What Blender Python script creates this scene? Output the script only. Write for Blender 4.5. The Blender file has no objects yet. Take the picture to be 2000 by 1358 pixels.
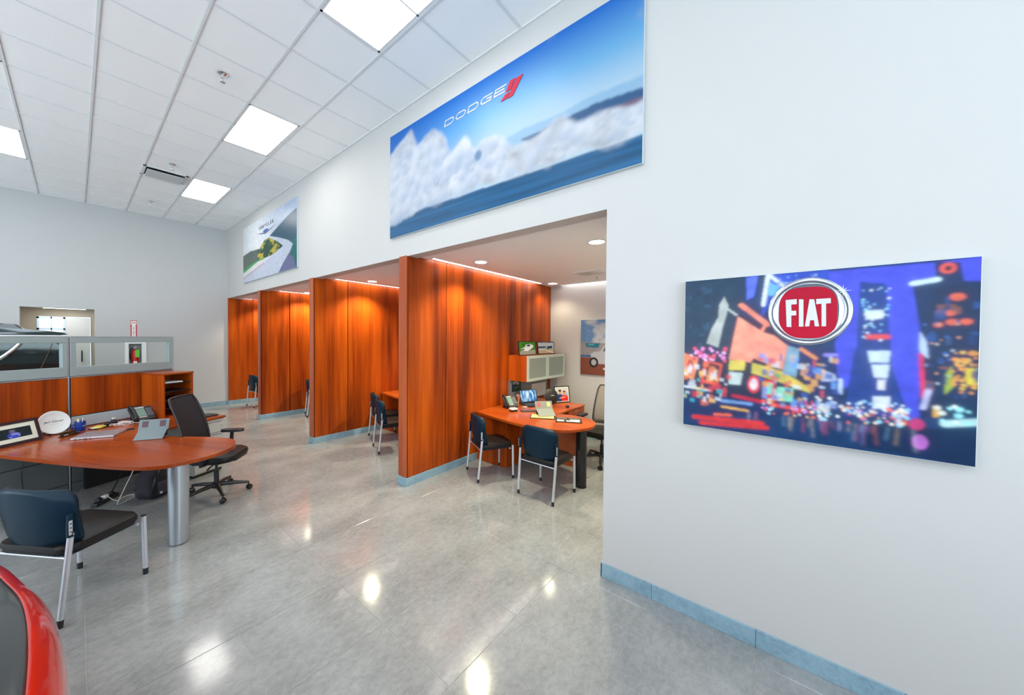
import bpy, bmesh, math, random
import numpy as np
from mathutils import Matrix, Vector, noise as mnoise

SC = bpy.context.scene
COL = SC.collection
random.seed(7)
RNG = np.random.RandomState(11)

# ------------------------------------------------------------------ camera
cam_d = bpy.data.cameras.new('camera')
cam = bpy.data.objects.new('camera', cam_d)
COL.objects.link(cam)
cam_d.sensor_fit = 'HORIZONTAL'
cam_d.sensor_width = 36.0
cam_d.lens = 682.106 * 36.0 / 2000.0
cam_d.shift_x = (1000 - 935.922) / 2000.0
cam_d.shift_y = (669.903 - 679.0) / 2000.0
cam_d.clip_start = 0.05
cam_d.clip_end = 200
CF = Vector((0.75655624, 0.65370801, -0.01698526))
CR = Vector((0.65387605, -0.75656956, 0.00697222))
CU = Vector((0.00829273, 0.01638113, 0.99983143))
m = Matrix.Identity(4)
for i in range(3):
    m[i][0] = CR[i]; m[i][1] = CU[i]; m[i][2] = -CF[i]
m.translation = (-2.65991, 0.0, 1.84922)
cam.matrix_world = m
SC.camera = cam

# ------------------------------------------------------------------ world + daylight
W = bpy.data.worlds.new('world'); SC.world = W; W.use_nodes = True
bg = W.node_tree.nodes['Background']
bg.inputs[0].default_value = (0.72, 0.86, 1.0, 1); bg.inputs[1].default_value = 1.3

def area(name, loc, rot, sx, sy, e, col):
    l = bpy.data.lights.new(name, 'AREA'); l.shape = 'RECTANGLE'; l.size = sx; l.size_y = sy
    l.energy = e; l.color = col
    o = bpy.data.objects.new(name, l); COL.objects.link(o); o.location = loc; o.rotation_euler = rot
    return o
# lamps for daylight from the glazed front and left side, tilted up to brighten the ceiling
area('daylight_front', (-5.0, -5.6, 2.2), (math.radians(132), 0, 0), 7.0, 3.6, 400, (0.76, 0.89, 1.0))
area('daylight_left', (-8.7, 3.6, 2.2), (math.radians(138), 0, math.radians(-90)), 12.5, 3.6, 400, (0.82, 0.92, 1.0))

VS = SC.view_settings
VS.view_transform = 'Standard'; VS.look = 'None'; VS.gamma = 1.0; VS.use_curve_mapping = False
VS.exposure = 0.33
CY = SC.cycles
CY.max_bounces = 6; CY.diffuse_bounces = 4; CY.glossy_bounces = 3; CY.transmission_bounces = 2; CY.transparent_max_bounces = 6
CY.use_adaptive_sampling = True; CY.adaptive_threshold = 0.02
CY.caustics_reflective = False; CY.caustics_refractive = False
LIGHT_PANEL = 9.0      # emission of the ceiling light panels
COVE = 9.0            # emission of the cove strips
DOWN = 140.0            # watts of each recessed downlight

# ------------------------------------------------------------------ geometry helpers
class G:
    """collects shapes in one bmesh"""
    def __init__(s): s.bm = bmesh.new()
    def box(s, a, b, bev=0.0, M=None, seg=2):
        x0, y0, z0 = (min(a[i], b[i]) for i in range(3)); x1, y1, z1 = (max(a[i], b[i]) for i in range(3))
        co = [(x0,y0,z0),(x1,y0,z0),(x1,y1,z0),(x0,y1,z0),(x0,y0,z1),(x1,y0,z1),(x1,y1,z1),(x0,y1,z1)]
        vs = [s.bm.verts.new(M @ Vector(c) if M else c) for c in co]
        fs = [s.bm.faces.new([vs[i] for i in f]) for f in ((0,3,2,1),(4,5,6,7),(0,1,5,4),(1,2,6,5),(2,3,7,6),(3,0,4,7))]
        if bev > 0:
            es = list({e for f in fs for e in f.edges})
            bmesh.ops.bevel(s.bm, geom=es, offset=bev, segments=seg, profile=0.5, affect='EDGES')
        return s
    def tube(s, pts, r, n=10, cap=True, close=False):
        pts = [Vector(p) for p in pts]; N = len(pts); rings = []
        rr = r if isinstance(r, (list, tuple)) else [r] * N
        up = None
        for i, p in enumerate(pts):
            if close: d = pts[(i+1) % N] - pts[i-1]
            else: d = pts[min(i+1, N-1)] - pts[max(i-1, 0)]
            d.normalize()
            if up is None:
                up = Vector((0,0,1)) if abs(d.z) < .9 else Vector((1,0,0))
            a = d.cross(up); a.normalize(); b = a.cross(d); b.normalize(); up = b
            rings.append([s.bm.verts.new(p + (a*math.cos(t) + b*math.sin(t)) * rr[i]) for t in [2*math.pi*k/n for k in range(n)]])
        for i in range(N if close else N-1):
            A, B = rings[i], rings[(i+1) % N]
            for k in range(n): s.bm.faces.new((A[k], A[(k+1)%n], B[(k+1)%n], B[k]))
        if cap and not close:
            s.bm.faces.new(rings[0][::-1]); s.bm.faces.new(rings[-1])
        return s
    def lathe(s, prof, c=(0,0,0), n=24, axis='Z', M=None):
        rings = []
        for r, h in prof:
            ring = []
            for k in range(n):
                t = 2*math.pi*k/n; v = (r*math.cos(t), r*math.sin(t), h)
                if axis == 'X': v = (v[2], v[0], v[1])
                if axis == 'Y': v = (v[1], v[2], v[0])
                v = Vector(v) + Vector(c)
                ring.append(s.bm.verts.new(M @ v if M else v))
            rings.append(ring)
        for A, B in zip(rings, rings[1:]):
            for k in range(n): s.bm.faces.new((A[k], A[(k+1)%n], B[(k+1)%n], B[k]))
        s.bm.faces.new(rings[0][::-1]); s.bm.faces.new(rings[-1])
        return s
    def prism(s, pts, z0, z1, bev=0.0, M=None):
        area2 = sum(pts[i-1][0]*pts[i][1] - pts[i][0]*pts[i-1][1] for i in range(len(pts)))
        if area2 < 0: pts = pts[::-1]
        T_ = (lambda v: M @ Vector(v)) if M else (lambda v: v)
        lo = [s.bm.verts.new(T_((x, y, z0))) for x, y in pts]; hi = [s.bm.verts.new(T_((x, y, z1))) for x, y in pts]
        n = len(pts); a = s.bm.faces.new(lo[::-1]); b = s.bm.faces.new(hi)
        for i in range(n): s.bm.faces.new((lo[i], lo[(i+1)%n], hi[(i+1)%n], hi[i]))
        if bev > 0:
            bmesh.ops.bevel(s.bm, geom=list(a.edges)+list(b.edges), offset=bev, segments=2, profile=.5, affect='EDGES')
        return s
    def grid(s, P):
        """P: rows of points -> quads"""
        V = [[s.bm.verts.new(p) for p in row] for row in P]
        for i in range(len(V)-1):
            for j in range(len(V[0])-1):
                s.bm.faces.new((V[i][j], V[i][j+1], V[i+1][j+1], V[i+1][j]))
        return s
    def slab(s, P, nrm, t):
        """closed sheet: grid of points P thickened by t along per-point normal function"""
        A = [[s.bm.verts.new(p) for p in row] for row in P]
        B = [[s.bm.verts.new(Vector(p) + Vector(nrm(i, j)) * t) for j, p in enumerate(row)] for i, row in enumerate(P)]
        R, Cc = len(P), len(P[0])
        for i in range(R-1):
            for j in range(Cc-1):
                s.bm.faces.new((A[i][j], A[i][j+1], A[i+1][j+1], A[i+1][j]))
                s.bm.faces.new((B[i][j], B[i+1][j], B[i+1][j+1], B[i][j+1]))
        for i in range(R-1):
            s.bm.faces.new((A[i][0], A[i+1][0], B[i+1][0], B[i][0])); s.bm.faces.new((A[i][-1], B[i][-1], B[i+1][-1], A[i+1][-1]))
        for j in range(Cc-1):
            s.bm.faces.new((A[0][j], B[0][j], B[0][j+1], A[0][j+1])); s.bm.faces.new((A[-1][j], A[-1][j+1], B[-1][j+1], B[-1][j]))
        return s
    def build(s, name, mat, parent=None, smooth=False, label=None, sub=0):
        bmesh.ops.recalc_face_normals(s.bm, faces=s.bm.faces)
        me = bpy.data.meshes.new(name); s.bm.to_mesh(me); s.bm.free()
        if smooth:
            for p in me.polygons: p.use_smooth = True
        o = bpy.data.objects.new(name, me); COL.objects.link(o)
        if mat: me.materials.append(mat)
        if smooth and smooth != 'all':
            md = o.modifiers.new('edges', 'EDGE_SPLIT'); md.split_angle = math.radians(35)
        if sub:
            md = o.modifiers.new('subdivision', 'SUBSURF'); md.levels = sub; md.render_levels = sub
        if parent: o.parent = parent
        if label: o['label'] = label
        return o

def tag(o, label, cat, group=None):
    o['label'] = label; o['category'] = cat
    if group: o['group'] = group
    return o
def thing(name, label, cat, loc=(0,0,0), rz=0.0, group=None):
    o = bpy.data.objects.new(name, None); COL.objects.link(o)
    o.empty_display_size = .1
    o.location = loc; o.rotation_euler = (0, 0, rz)
    return tag(o, label, cat, group)
def struct(o, label=None):
    o['kind'] = 'structure'
    if label: o['label'] = label
    return o
def copy_tree(o, parent=None):
    c = o.copy(); COL.objects.link(c); c.parent = parent
    for ch in list(o.children): copy_tree(ch, c)
    return c
def catmull(pts, n=6, close=True):
    out = []; N = len(pts)
    rng = range(N) if close else range(N-1)
    for i in rng:
        g = (lambda k: pts[k % N]) if close else (lambda k: pts[max(0, min(N-1, k))])
        p0, p1, p2, p3 = (Vector(g(i+k)) for k in (-1, 0, 1, 2))
        for t in [k/n for k in range(n)]:
            out.append(tuple(0.5*((2*p1) + (p2-p0)*t + (2*p0-5*p1+4*p2-p3)*t*t + (3*p1-p0-3*p2+p3)*t**3)))
    if not close: out.append(tuple(pts[-1]))
    return out

# ------------------------------------------------------------------ materials
def srgb(c): return tuple((v/255/12.92 if v/255 <= .04045 else ((v/255+.055)/1.055)**2.4) for v in c)
def newmat(name):
    mt = bpy.data.materials.new(name); mt.use_nodes = True
    nt = mt.node_tree; return mt, nt, nt.nodes['Principled BSDF']
def plain(name, col, rough=.5, metal=0.0, spec=.5, coat=0.0, bump=0.0, bscale=200, emit=0.0, var=0.0, vscale=3.0):
    mt, nt, b = newmat(name); N = nt.nodes; L = nt.links
    b.inputs['Roughness'].default_value = rough; b.inputs['Metallic'].default_value = metal
    b.inputs['Specular IOR Level'].default_value = spec
    if coat: b.inputs['Coat Weight'].default_value = coat; b.inputs['Coat Roughness'].default_value = .05
    tc = N.new('ShaderNodeTexCoord')
    nz = N.new('ShaderNodeTexNoise'); nz.inputs['Scale'].default_value = vscale; nz.inputs['Detail'].default_value = 3
    L.new(tc.outputs['Object'], nz.inputs['Vector'])
    mx = N.new('ShaderNodeMix'); mx.data_type = 'RGBA'
    v = max(var, .015)
    mx.inputs[6].default_value = tuple(c*(1-v) for c in col) + (1,); mx.inputs[7].default_value = tuple(min(1, c*(1+v)) for c in col) + (1,)
    L.new(nz.outputs['Fac'], mx.inputs[0]); L.new(mx.outputs[2], b.inputs['Base Color'])
    if bump:
        n2 = N.new('ShaderNodeTexNoise'); n2.inputs['Scale'].default_value = bscale; n2.inputs['Detail'].default_value = 2
        L.new(tc.outputs['Object'], n2.inputs['Vector'])
        bp = N.new('ShaderNodeBump'); bp.inputs['Strength'].default_value = bump; bp.inputs['Distance'].default_value = .002
        L.new(n2.outputs['Fac'], bp.inputs['Height']); L.new(bp.outputs['Normal'], b.inputs['Normal'])
    if emit:
        b.inputs['Emission Color'].default_value = tuple(col) + (1,); b.inputs['Emission Strength'].default_value = emit
    return mt
def emitter(name, col, st):
    mt, nt, b = newmat(name)
    b.inputs['Base Color'].default_value = tuple(col) + (1,)
    b.inputs['Emission Color'].default_value = tuple(col) + (1,); b.inputs['Emission Strength'].default_value = st
    return mt
def wood(name, axis='Z', dark=(.135,.019,.003), mid=(.315,.048,.004), light=(.475,.086,.006), rough=.3, stripe=4.2):
    mt, nt, b = newmat(name); N = nt.nodes; L = nt.links
    tc = N.new('ShaderNodeTexCoord')
    def chan(across, along, scale, det, seed):
        mp = N.new('ShaderNodeMapping'); sc = [across]*3; sc['XYZ'.index(axis)] = along
        mp.inputs['Scale'].default_value = sc; mp.inputs['Location'].default_value = (seed, seed*.7, seed*.3)
        L.new(tc.outputs['Object'], mp.inputs['Vector'])
        nz = N.new('ShaderNodeTexNoise'); nz.inputs['Scale'].default_value = scale; nz.inputs['Detail'].default_value = det
        nz.inputs['Distortion'].default_value = .3
        L.new(mp.outputs['Vector'], nz.inputs['Vector']); return nz
    a = chan(stripe, .30, 1.0, 3, 3.1); f = chan(95, 1.8, 1.0, 5, 9.4); g = chan(19, .6, 1.0, 4, 5.2)
    add = N.new('ShaderNodeMath'); add.operation = 'MULTIPLY_ADD'; add.inputs[1].default_value = .36
    L.new(g.outputs['Fac'], add.inputs[0]); L.new(a.outputs['Fac'], add.inputs[2])
    add2 = N.new('ShaderNodeMath'); add2.operation = 'MULTIPLY_ADD'; add2.inputs[1].default_value = .30
    L.new(f.outputs['Fac'], add2.inputs[0]); L.new(add.outputs[0], add2.inputs[2])
    cr = N.new('ShaderNodeValToRGB'); e = cr.color_ramp.elements
    e[0].position = .62; e[0].color = dark + (1,); e[1].position = 1.0; e[1].color = light + (1,)
    k = e.new(.82); k.color = mid + (1,)
    L.new(add2.outputs[0], cr.inputs['Fac']); L.new(cr.outputs['Color'], b.inputs['Base Color'])
    b.inputs['Roughness'].default_value = rough; b.inputs['Specular IOR Level'].default_value = .25
    bp = N.new('ShaderNodeBump'); bp.inputs['Strength'].default_value = .04; bp.inputs['Distance'].default_value = .002
    L.new(f.outputs['Fac'], bp.inputs['Height']); L.new(bp.outputs['Normal'], b.inputs['Normal'])
    return mt
def stone(name, lo, hi, rough=.16, scale=2.2, streak=(1,1,1), world=True, spec=.5):
    mt, nt, b = newmat(name); N = nt.nodes; L = nt.links
    if world:
        gm = N.new('ShaderNodeNewGeometry'); src = gm.outputs['Position']
    else:
        tc = N.new('ShaderNodeTexCoord'); src = tc.outputs['Object']
    mp = N.new('ShaderNodeMapping'); mp.inputs['Scale'].default_value = streak
    L.new(src, mp.inputs['Vector'])
    n1 = N.new('ShaderNodeTexNoise'); n1.inputs['Scale'].default_value = scale; n1.inputs['Detail'].default_value = 6; n1.inputs['Roughness'].default_value = .62
    n2 = N.new('ShaderNodeTexNoise'); n2.inputs['Scale'].default_value = scale*14; n2.inputs['Detail'].default_value = 6; n2.inputs['Distortion'].default_value = .8
    n3 = N.new('ShaderNodeTexNoise'); n3.inputs['Scale'].default_value = scale*60; n3.inputs['Detail'].default_value = 3
    for n in (n1, n2, n3): L.new(mp.outputs['Vector'], n.inputs['Vector'])
    a = N.new('ShaderNodeMath'); a.operation = 'MULTIPLY_ADD'; a.inputs[1].default_value = .6
    L.new(n2.outputs['Fac'], a.inputs[0]); L.new(n1.outputs['Fac'], a.inputs[2])
    a2 = N.new('ShaderNodeMath'); a2.operation = 'MULTIPLY_ADD'; a2.inputs[1].default_value = .3
    L.new(n3.outputs['Fac'], a2.inputs[0]); L.new(a.outputs[0], a2.inputs[2])
    cr = N.new('ShaderNodeValToRGB'); e = cr.color_ramp.elements
    e[0].position = .62; e[0].color = tuple(lo) + (1,); e[1].position = 1.25 if False else 1.0; e[1].color = tuple(hi) + (1,)
    mr = N.new('ShaderNodeMapRange'); mr.inputs['From Min'].default_value = .55; mr.inputs['From Max'].default_value = 1.35
    L.new(a2.outputs[0], mr.inputs['Value'])
    e[0].position = 0.15; e[1].position = .85
    L.new(mr.outputs['Result'], cr.inputs['Fac']); L.new(cr.outputs['Color'], b.inputs['Base Color'])
    rm = N.new('ShaderNodeMapRange'); rm.inputs['To Min'].default_value = rough*.7; rm.inputs['To Max'].default_value = rough*1.5
    L.new(n1.outputs['Fac'], rm.inputs['Value']); L.new(rm.outputs['Result'], b.inputs['Roughness'])
    b.inputs['Specular IOR Level'].default_value = spec
    return mt
def thin_glass(name, col=(1,1,1), fac=.1, rough=.02):
    mt = bpy.data.materials.new(name); mt.use_nodes = True; nt = mt.node_tree; N = nt.nodes; L = nt.links
    N.remove(N['Principled BSDF']); out = N['Material Output']
    t = N.new('ShaderNodeBsdfTransparent'); t.inputs[0].default_value = tuple(col) + (1,)
    g = N.new('ShaderNodeBsdfGlossy'); g.inputs['Roughness'].default_value = rough
    lw = N.new('ShaderNodeLayerWeight'); lw.inputs['Blend'].default_value = fac
    mx = N.new('ShaderNodeMixShader'); L.new(lw.outputs['Fresnel'], mx.inputs[0]); L.new(t.outputs[0], mx.inputs[1]); L.new(g.outputs[0], mx.inputs[2])
    L.new(mx.outputs[0], out.inputs['Surface']); return mt
def printmat(name, rough=.35, ink=.60):
    mt, nt, b = newmat(name)
    a = nt.nodes.new('ShaderNodeVertexColor'); a.layer_name = 'print'
    mx = nt.nodes.new('ShaderNodeMix'); mx.data_type = 'RGBA'; mx.blend_type = 'MULTIPLY'; mx.inputs[0].default_value = 1.0; mx.inputs[7].default_value = (ink, ink, ink, 1)
    nt.links.new(a.outputs['Color'], mx.inputs[6]); nt.links.new(mx.outputs[2], b.inputs['Base Color']); b.inputs['Specular IOR Level'].default_value = .25; b.inputs['Roughness'].default_value = rough
    return mt

M = {}
M['white_wall'] = plain('white_wall_paint', (.53,.52,.508), .75, spec=.25, bump=.05, bscale=90)
M['grey_wall'] = plain('grey_wall_paint', (.51,.52,.52), .75, spec=.25, bump=.05, bscale=90)
M['beige_wall'] = plain('beige_wall_paint', (.56,.50,.40), .8)
M['soffit'] = plain('soffit_paint', (.62,.60,.58), .8)
M['office_ceiling'] = plain('office_ceiling_paint', (.86,.92,.96), .85)  # tinted cool to offset the warm light bounced off the wood
M['ceil_tile'] = plain('ceiling_tile', (.90,.905,.91), .9, spec=.2, bump=.35, bscale=160, var=.02, vscale=90)
M['ceil_grid'] = plain('ceiling_grid', (.72,.73,.74), .5)
M['tile'] = stone('floor_tile', (.195,.205,.208), (.345,.357,.360), .10, 1.5, (1,1.5,1))
M['grout'] = plain('grout', (.46,.43,.37), .8)
M['base_stone'] = stone('baseboard_stone', (.15,.26,.34), (.31,.46,.54), .35, 3)
M['wood'] = wood('cherry_wood_vertical', 'Z')
M['wood_x'] = wood('cherry_wood_lengthwise', 'Y', dark=(.22,.034,.006), mid=(.30,.050,.008), light=(.39,.074,.012), rough=.2, stripe=3)
M['wood_y'] = wood('cherry_wood_crosswise', 'Y', dark=(.30,.045,.007), mid=(.38,.065,.009), light=(.46,.088,.012), rough=.2, stripe=3)
M['wood_edge'] = wood('cherry_wood_edge', 'Z', dark=(.26,.055,.02), mid=(.36,.08,.03), light=(.46,.11,.04), rough=.2)
M['black'] = plain('black_plastic', (.012,.013,.016), .38)
M['black_gloss'] = plain('black_gloss', (.010,.011,.013), .12)
M['black_shell'] = plain('black_shell', (.002,.017,.034), .40, spec=.2)  # blue daylight reflection put into the base colour of the black plastic
M['vinyl'] = plain('black_vinyl', (.010,.009,.009), .42, spec=.3, bump=.15, bscale=300)
M['mesh_fab'] = plain('black_mesh_fabric', (.022,.019,.023), .7, spec=.3, bump=.5, bscale=420)
M['mesh_grey'] = plain('grey_mesh_fabric', (.20,.175,.155), .75, bump=.5, bscale=420)
M['silver'] = plain('silver_paint', (.62,.65,.70), .32, metal=.55)
M['alu'] = plain('brushed_aluminium', (.52,.57,.62), .34, metal=.9)
M['chrome'] = plain('chrome', (.82,.83,.85), .08, metal=1)
M['rail'] = plain('grey_green_rail', (.30,.37,.375), .4, metal=.15)
M['fabric_grey'] = plain('grey_panel_fabric', (.115,.13,.13), .9, bump=.3, bscale=300)
M['fabric_light'] = plain('light_panel_fabric', (.40,.46,.49), .9, bump=.3, bscale=300)
M['metal_grey'] = plain('light_grey_metal', (.50,.50,.47), .45)
M['glass'] = thin_glass('clear_glass', (.97,1,.99), .08)
M['frost'] = plain('frosted_glass', (.20,.245,.235), .22)
M['white'] = plain('white_plastic', (.82,.83,.83), .4)
M['paper'] = plain('white_paper', (.85,.85,.84), .8)
M['red'] = plain('red_paint', (.55,.012,.012), .3)
M['red_car'] = plain('red_car_paint', (.62,.008,.006), .22, coat=1.0)
M['black_car'] = plain('black_car_stripe', (.016,.019,.021), .2, coat=.6)
M['dark_glass'] = plain('dark_car_glass', (.010,.013,.014), .04)
M['rubber'] = plain('tyre_rubber', (.012,.012,.012), .8)
M['print'] = printmat('printed_picture')
M['print_matt'] = printmat('printed_photo', .25, .8)
M['panel_light'] = emitter('ceiling_light_diffuser', (1.0,.97,.93), LIGHT_PANEL)
M['cove'] = emitter('cove_light_strip', (1.0,.94,.86), COVE)
M['lamp'] = emitter('downlight_lens', (1.0,.93,.84), 9.0)
M['edge_white'] = plain('panel_edge_white', (.52,.58,.60), .4)
# ------------------------------------------------------------------ measurements (metres): x=0 is the face of the long white wall, +y runs away along it
CEIL = 4.628; SOF = 2.83; OCEIL = 2.845; XB = 3.515; YF = 11.15; WT = .16
TX, TY = .625, .605                    # floor tile module
FX0, FY0 = -1.384, .085                # one floor joint crossing
PARTS = [(3.46, 3.62), (6.02, 6.17), (8.62, 8.77)]   # wood partitions (front y, back y)

def in_view(x, y, z, mg=.12):
    d = Vector((x, y, z)) - Vector(cam.matrix_world.translation)
    w = d.dot(CF)
    if w < .15: return False
    u = (935.9 + 682.1*d.dot(CR)/w)/2000; v = (669.9 - 682.1*d.dot(CU)/w)/1358
    return -mg < u < 1+mg and -mg < v < 1+mg

# ---- floor
fl = G().box((-9.2, -6.2, -.2), (3.9, 13.6, -.0025)).build('floor', M['grout']); struct(fl, 'polished grey stone tile floor')
tm = G().box((-TX/2+.0015, -TY/2+.0015, -.010), (TX/2-.0015, TY/2-.0015, 0), .0012, seg=1).bm
tme = bpy.data.meshes.new('tile'); tm.to_mesh(tme); tm.free(); tme.materials.append(M['tile'])
cells = []
for i in range(-13, 9):
    for j in range(-11, 20):
        x = FX0 + TX*(i+.5); y = FY0 + TY*(j+.5)
        if -9 < x < 3.9 and -6 < y < 11.5: cells.append((x, y))
cx, cy = -2.66, 0.0
vis = [c for c in cells if any(in_view(c[0]+a, c[1]+b, 0, .02) for a in (-.3, 0, .3) for b in (-.3, 0, .3)) and not (c[0] > 0.4 and c[1] < .6)]
vis.sort(key=lambda c: (c[0]-cx)**2 + (c[1]-cy)**2)
near = set(vis[:290])
rest = G()
for c in cells:
    if c in near:
        o = bpy.data.objects.new('tile', tme); COL.objects.link(o); o.location = (c[0], c[1], 0); o.parent = fl
    else:
        rest.box((c[0]-TX/2+.0015, c[1]-TY/2+.0015, -.010), (c[0]+TX/2-.0015, c[1]+TY/2-.0015, 0))
ro = rest.build('tile_field', M['tile'], fl); ro['kind'] = 'stuff'

# ---- long white wall with the office openings
w = G().box((0, -6, 0), (WT, 1.02, CEIL+.1)).box((0, 1.02, SOF), (WT, YF, CEIL+.1))
wr = struct(w.build('wall_right', M['white_wall']), 'long white wall with tall office openings')
# skirting of stone tiles on the white wall
bb = bpy.data.objects.new('baseboard_right', None); COL.objects.link(bb); struct(bb, 'blue grey stone skirting along the white wall')
ys = [1.03, .664, .086, -.49, -1.07, -1.65, -2.23, -2.81, -3.4, -4.0]
for a, b in zip(ys, ys[1:]):
    G().box((-.011, b+.001, .0), (0.0, a-.001, .108), .002, seg=1).build('tile', M['base_stone'], bb)
G().box((-.011, 1.021, 0), (WT, 1.031, .108)).build('tile', M['base_stone'], bb)

# ---- far wall with doorway and extinguisher recess
w = G()
w.box((-9, YF, 0), (-3.36, YF+.2, CEIL+.1)).box((-3.36, YF, 2.38), (-2.38, YF+.2, CEIL+.1))
w.box((-2.38, YF, 0), (-1.87, YF+.2, CEIL+.1)).box((-1.87, YF, 1.64), (-1.66, YF+.2, CEIL+.1)).box((-1.87, YF, 0), (-1.66, YF+.2, .72))
w.box((-1.87, YF+.14, .72), (-1.66, YF+.2, 1.64)).box((-1.66, YF, 0), (0, YF+.2, CEIL+.1)).box((0, YF, 0), (XB+.1, YF+.2, OCEIL+.2))
struct(w.build('wall_far', M['grey_wall']), 'grey end wall of the showroom')
bb = bpy.data.objects.new('baseboard_far', None); COL.objects.link(bb); struct(bb, 'blue grey stone skirting along the end wall')
x = -.02
while x > -2.3:
    G().box((x-.57, YF-.011, 0), (x-.002, YF, .108), .002, seg=1).build('tile', M['base_stone'], bb); x -= .572

# ---- corridor behind the doorway
w = G().box((-3.75, YF+.2, 0), (-3.55, 12.3, 2.6)).box((-2.1, YF+.2, 0), (-2.0, 12.3, 2.6))
struct(w.build('wall_corridor', M['beige_wall']), 'beige corridor side walls')
w = G().box((-3.6, 12.2, 0), (-3.2, 12.3, 2.6)).box((-3.2, 12.2, 2.24), (-2.0, 12.3, 2.6)).box((-2.42, 12.2, 0), (-2.0, 12.3, 2.24))
struct(w.build('wall_corridor_end', M['beige_wall']), 'end wall of the corridor')
t = thing('corridor_fill_light', 'added unseen fill light inside the corridor, hidden above the doorway', 'ceiling light', (-2.8, 11.75, 2.42))  # unseen lamp added to brighten the dark corridor walls
G().box((-.3, -.15, -.02), (.3, .15, -.008)).build('diffuser', emitter('corridor_fill_glow', (1,.97,.92), 6.0), t); G().box((-.31, -.16, -.008), (.31, .16, 0)).build('frame', M['ceil_grid'], t)
struct(G().box((-3.75, YF+.2, 2.42), (-2.0, 12.3, 2.5)).build('ceiling_corridor', M['beige_wall']), 'corridor ceiling')
d1 = bpy.data.objects.new('door_1', None); COL.objects.link(d1); struct(d1, 'white corridor door with black pull handle')
G().box((-2.80, 12.16, .01), (-2.43, 12.2, 2.22), .004).build('door_leaf', M['white'], d1)
h = G().tube([(-2.56, 12.14, 1.22), (-2.56, 12.10, 1.25), (-2.56, 12.10, 1.44), (-2.56, 12.14, 1.47)], .011).build('handle', M['black'], d1, True)
wn = bpy.data.objects.new('window_1', None); COL.objects.link(wn); struct(wn, 'tall glazed side light at the corridor end')
fr = G()
for a, b in ((-3.2, -3.17), (-3.01, -2.99), (-2.83, -2.80)): fr.box((a, 12.19, 0), (b, 12.25, 2.24))
for z in (0, 1.72, 1.94, 2.19): fr.box((-3.2, 12.19, z), (-2.8, 12.25, z+.04))
fr.build('window_frame', M['alu'], wn)
G().box((-3.18, 12.215, .02), (-2.82, 12.222, 2.22)).build('pane', M['glass'], wn)

# ---- office shell behind the white wall
struct(G().box((XB, .85, 0), (XB+.1, YF, 3.1)).build('wall_office_back', M['white_wall']), 'white back wall of the offices')
struct(G().box((WT, .86, 0), (XB, 1.02, 3.1)).build('wall_office_side', M['white_wall']), 'white side wall of the nearest office')
bb = struct(G().box((XB-.011, 1.02, 0), (XB, 3.46, .108)).build('baseboard_office', M['base_stone']), 'stone skirting of the nearest office')
starts = [1.02] + [p[1] for p in PARTS]; ends = [p[0] for p in PARTS] + [YF-.05]
for k, (a, b) in enumerate(zip(starts, ends)):
    c = G()
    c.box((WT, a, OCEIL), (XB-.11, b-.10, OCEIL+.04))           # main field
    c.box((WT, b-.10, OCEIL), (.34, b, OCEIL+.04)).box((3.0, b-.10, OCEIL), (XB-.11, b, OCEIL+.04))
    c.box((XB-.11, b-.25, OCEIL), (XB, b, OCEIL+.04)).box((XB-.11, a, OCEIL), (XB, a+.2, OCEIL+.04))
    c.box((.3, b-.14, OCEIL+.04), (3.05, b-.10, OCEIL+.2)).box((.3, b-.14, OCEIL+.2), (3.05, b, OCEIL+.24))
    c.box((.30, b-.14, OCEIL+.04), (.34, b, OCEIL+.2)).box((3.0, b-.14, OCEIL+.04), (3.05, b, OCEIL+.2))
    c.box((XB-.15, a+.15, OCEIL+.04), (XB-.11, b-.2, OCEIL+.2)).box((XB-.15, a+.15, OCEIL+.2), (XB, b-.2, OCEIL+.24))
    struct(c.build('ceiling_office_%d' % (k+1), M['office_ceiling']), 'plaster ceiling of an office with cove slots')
    which = ['nearest office', 'second office', 'third office', 'farthest office'][k]
    t = thing('cove_light', 'hidden cove light above the wood panel of the %s' % which, 'cove light', (0, 0, OCEIL), 0, 'office cove lights')
    G().box((.37, b-.096, .006), (2.97, b-.030, .014)).build('light_strip', M['cove'], t)
    G().box((.36, b-.098, .0145), (2.98, b-.028, .05)).build('channel', M['alu'], t)
    if k == 0:
        t = thing('cove_light', 'hidden cove light washing the white back wall of the nearest office', 'cove light', (0, 0, OCEIL), 0, 'office cove lights')
        G().box((XB-.105, a+.25, .10), (XB-.075, b-.3, .125)).build('light_strip', emitter('soft_cove_strip', (1.0,.97,.93), 10.0), t)
        G().box((XB-.11, a+.25, .125), (XB-.07, b-.3, .155)).build('channel', M['alu'], t)

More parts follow.
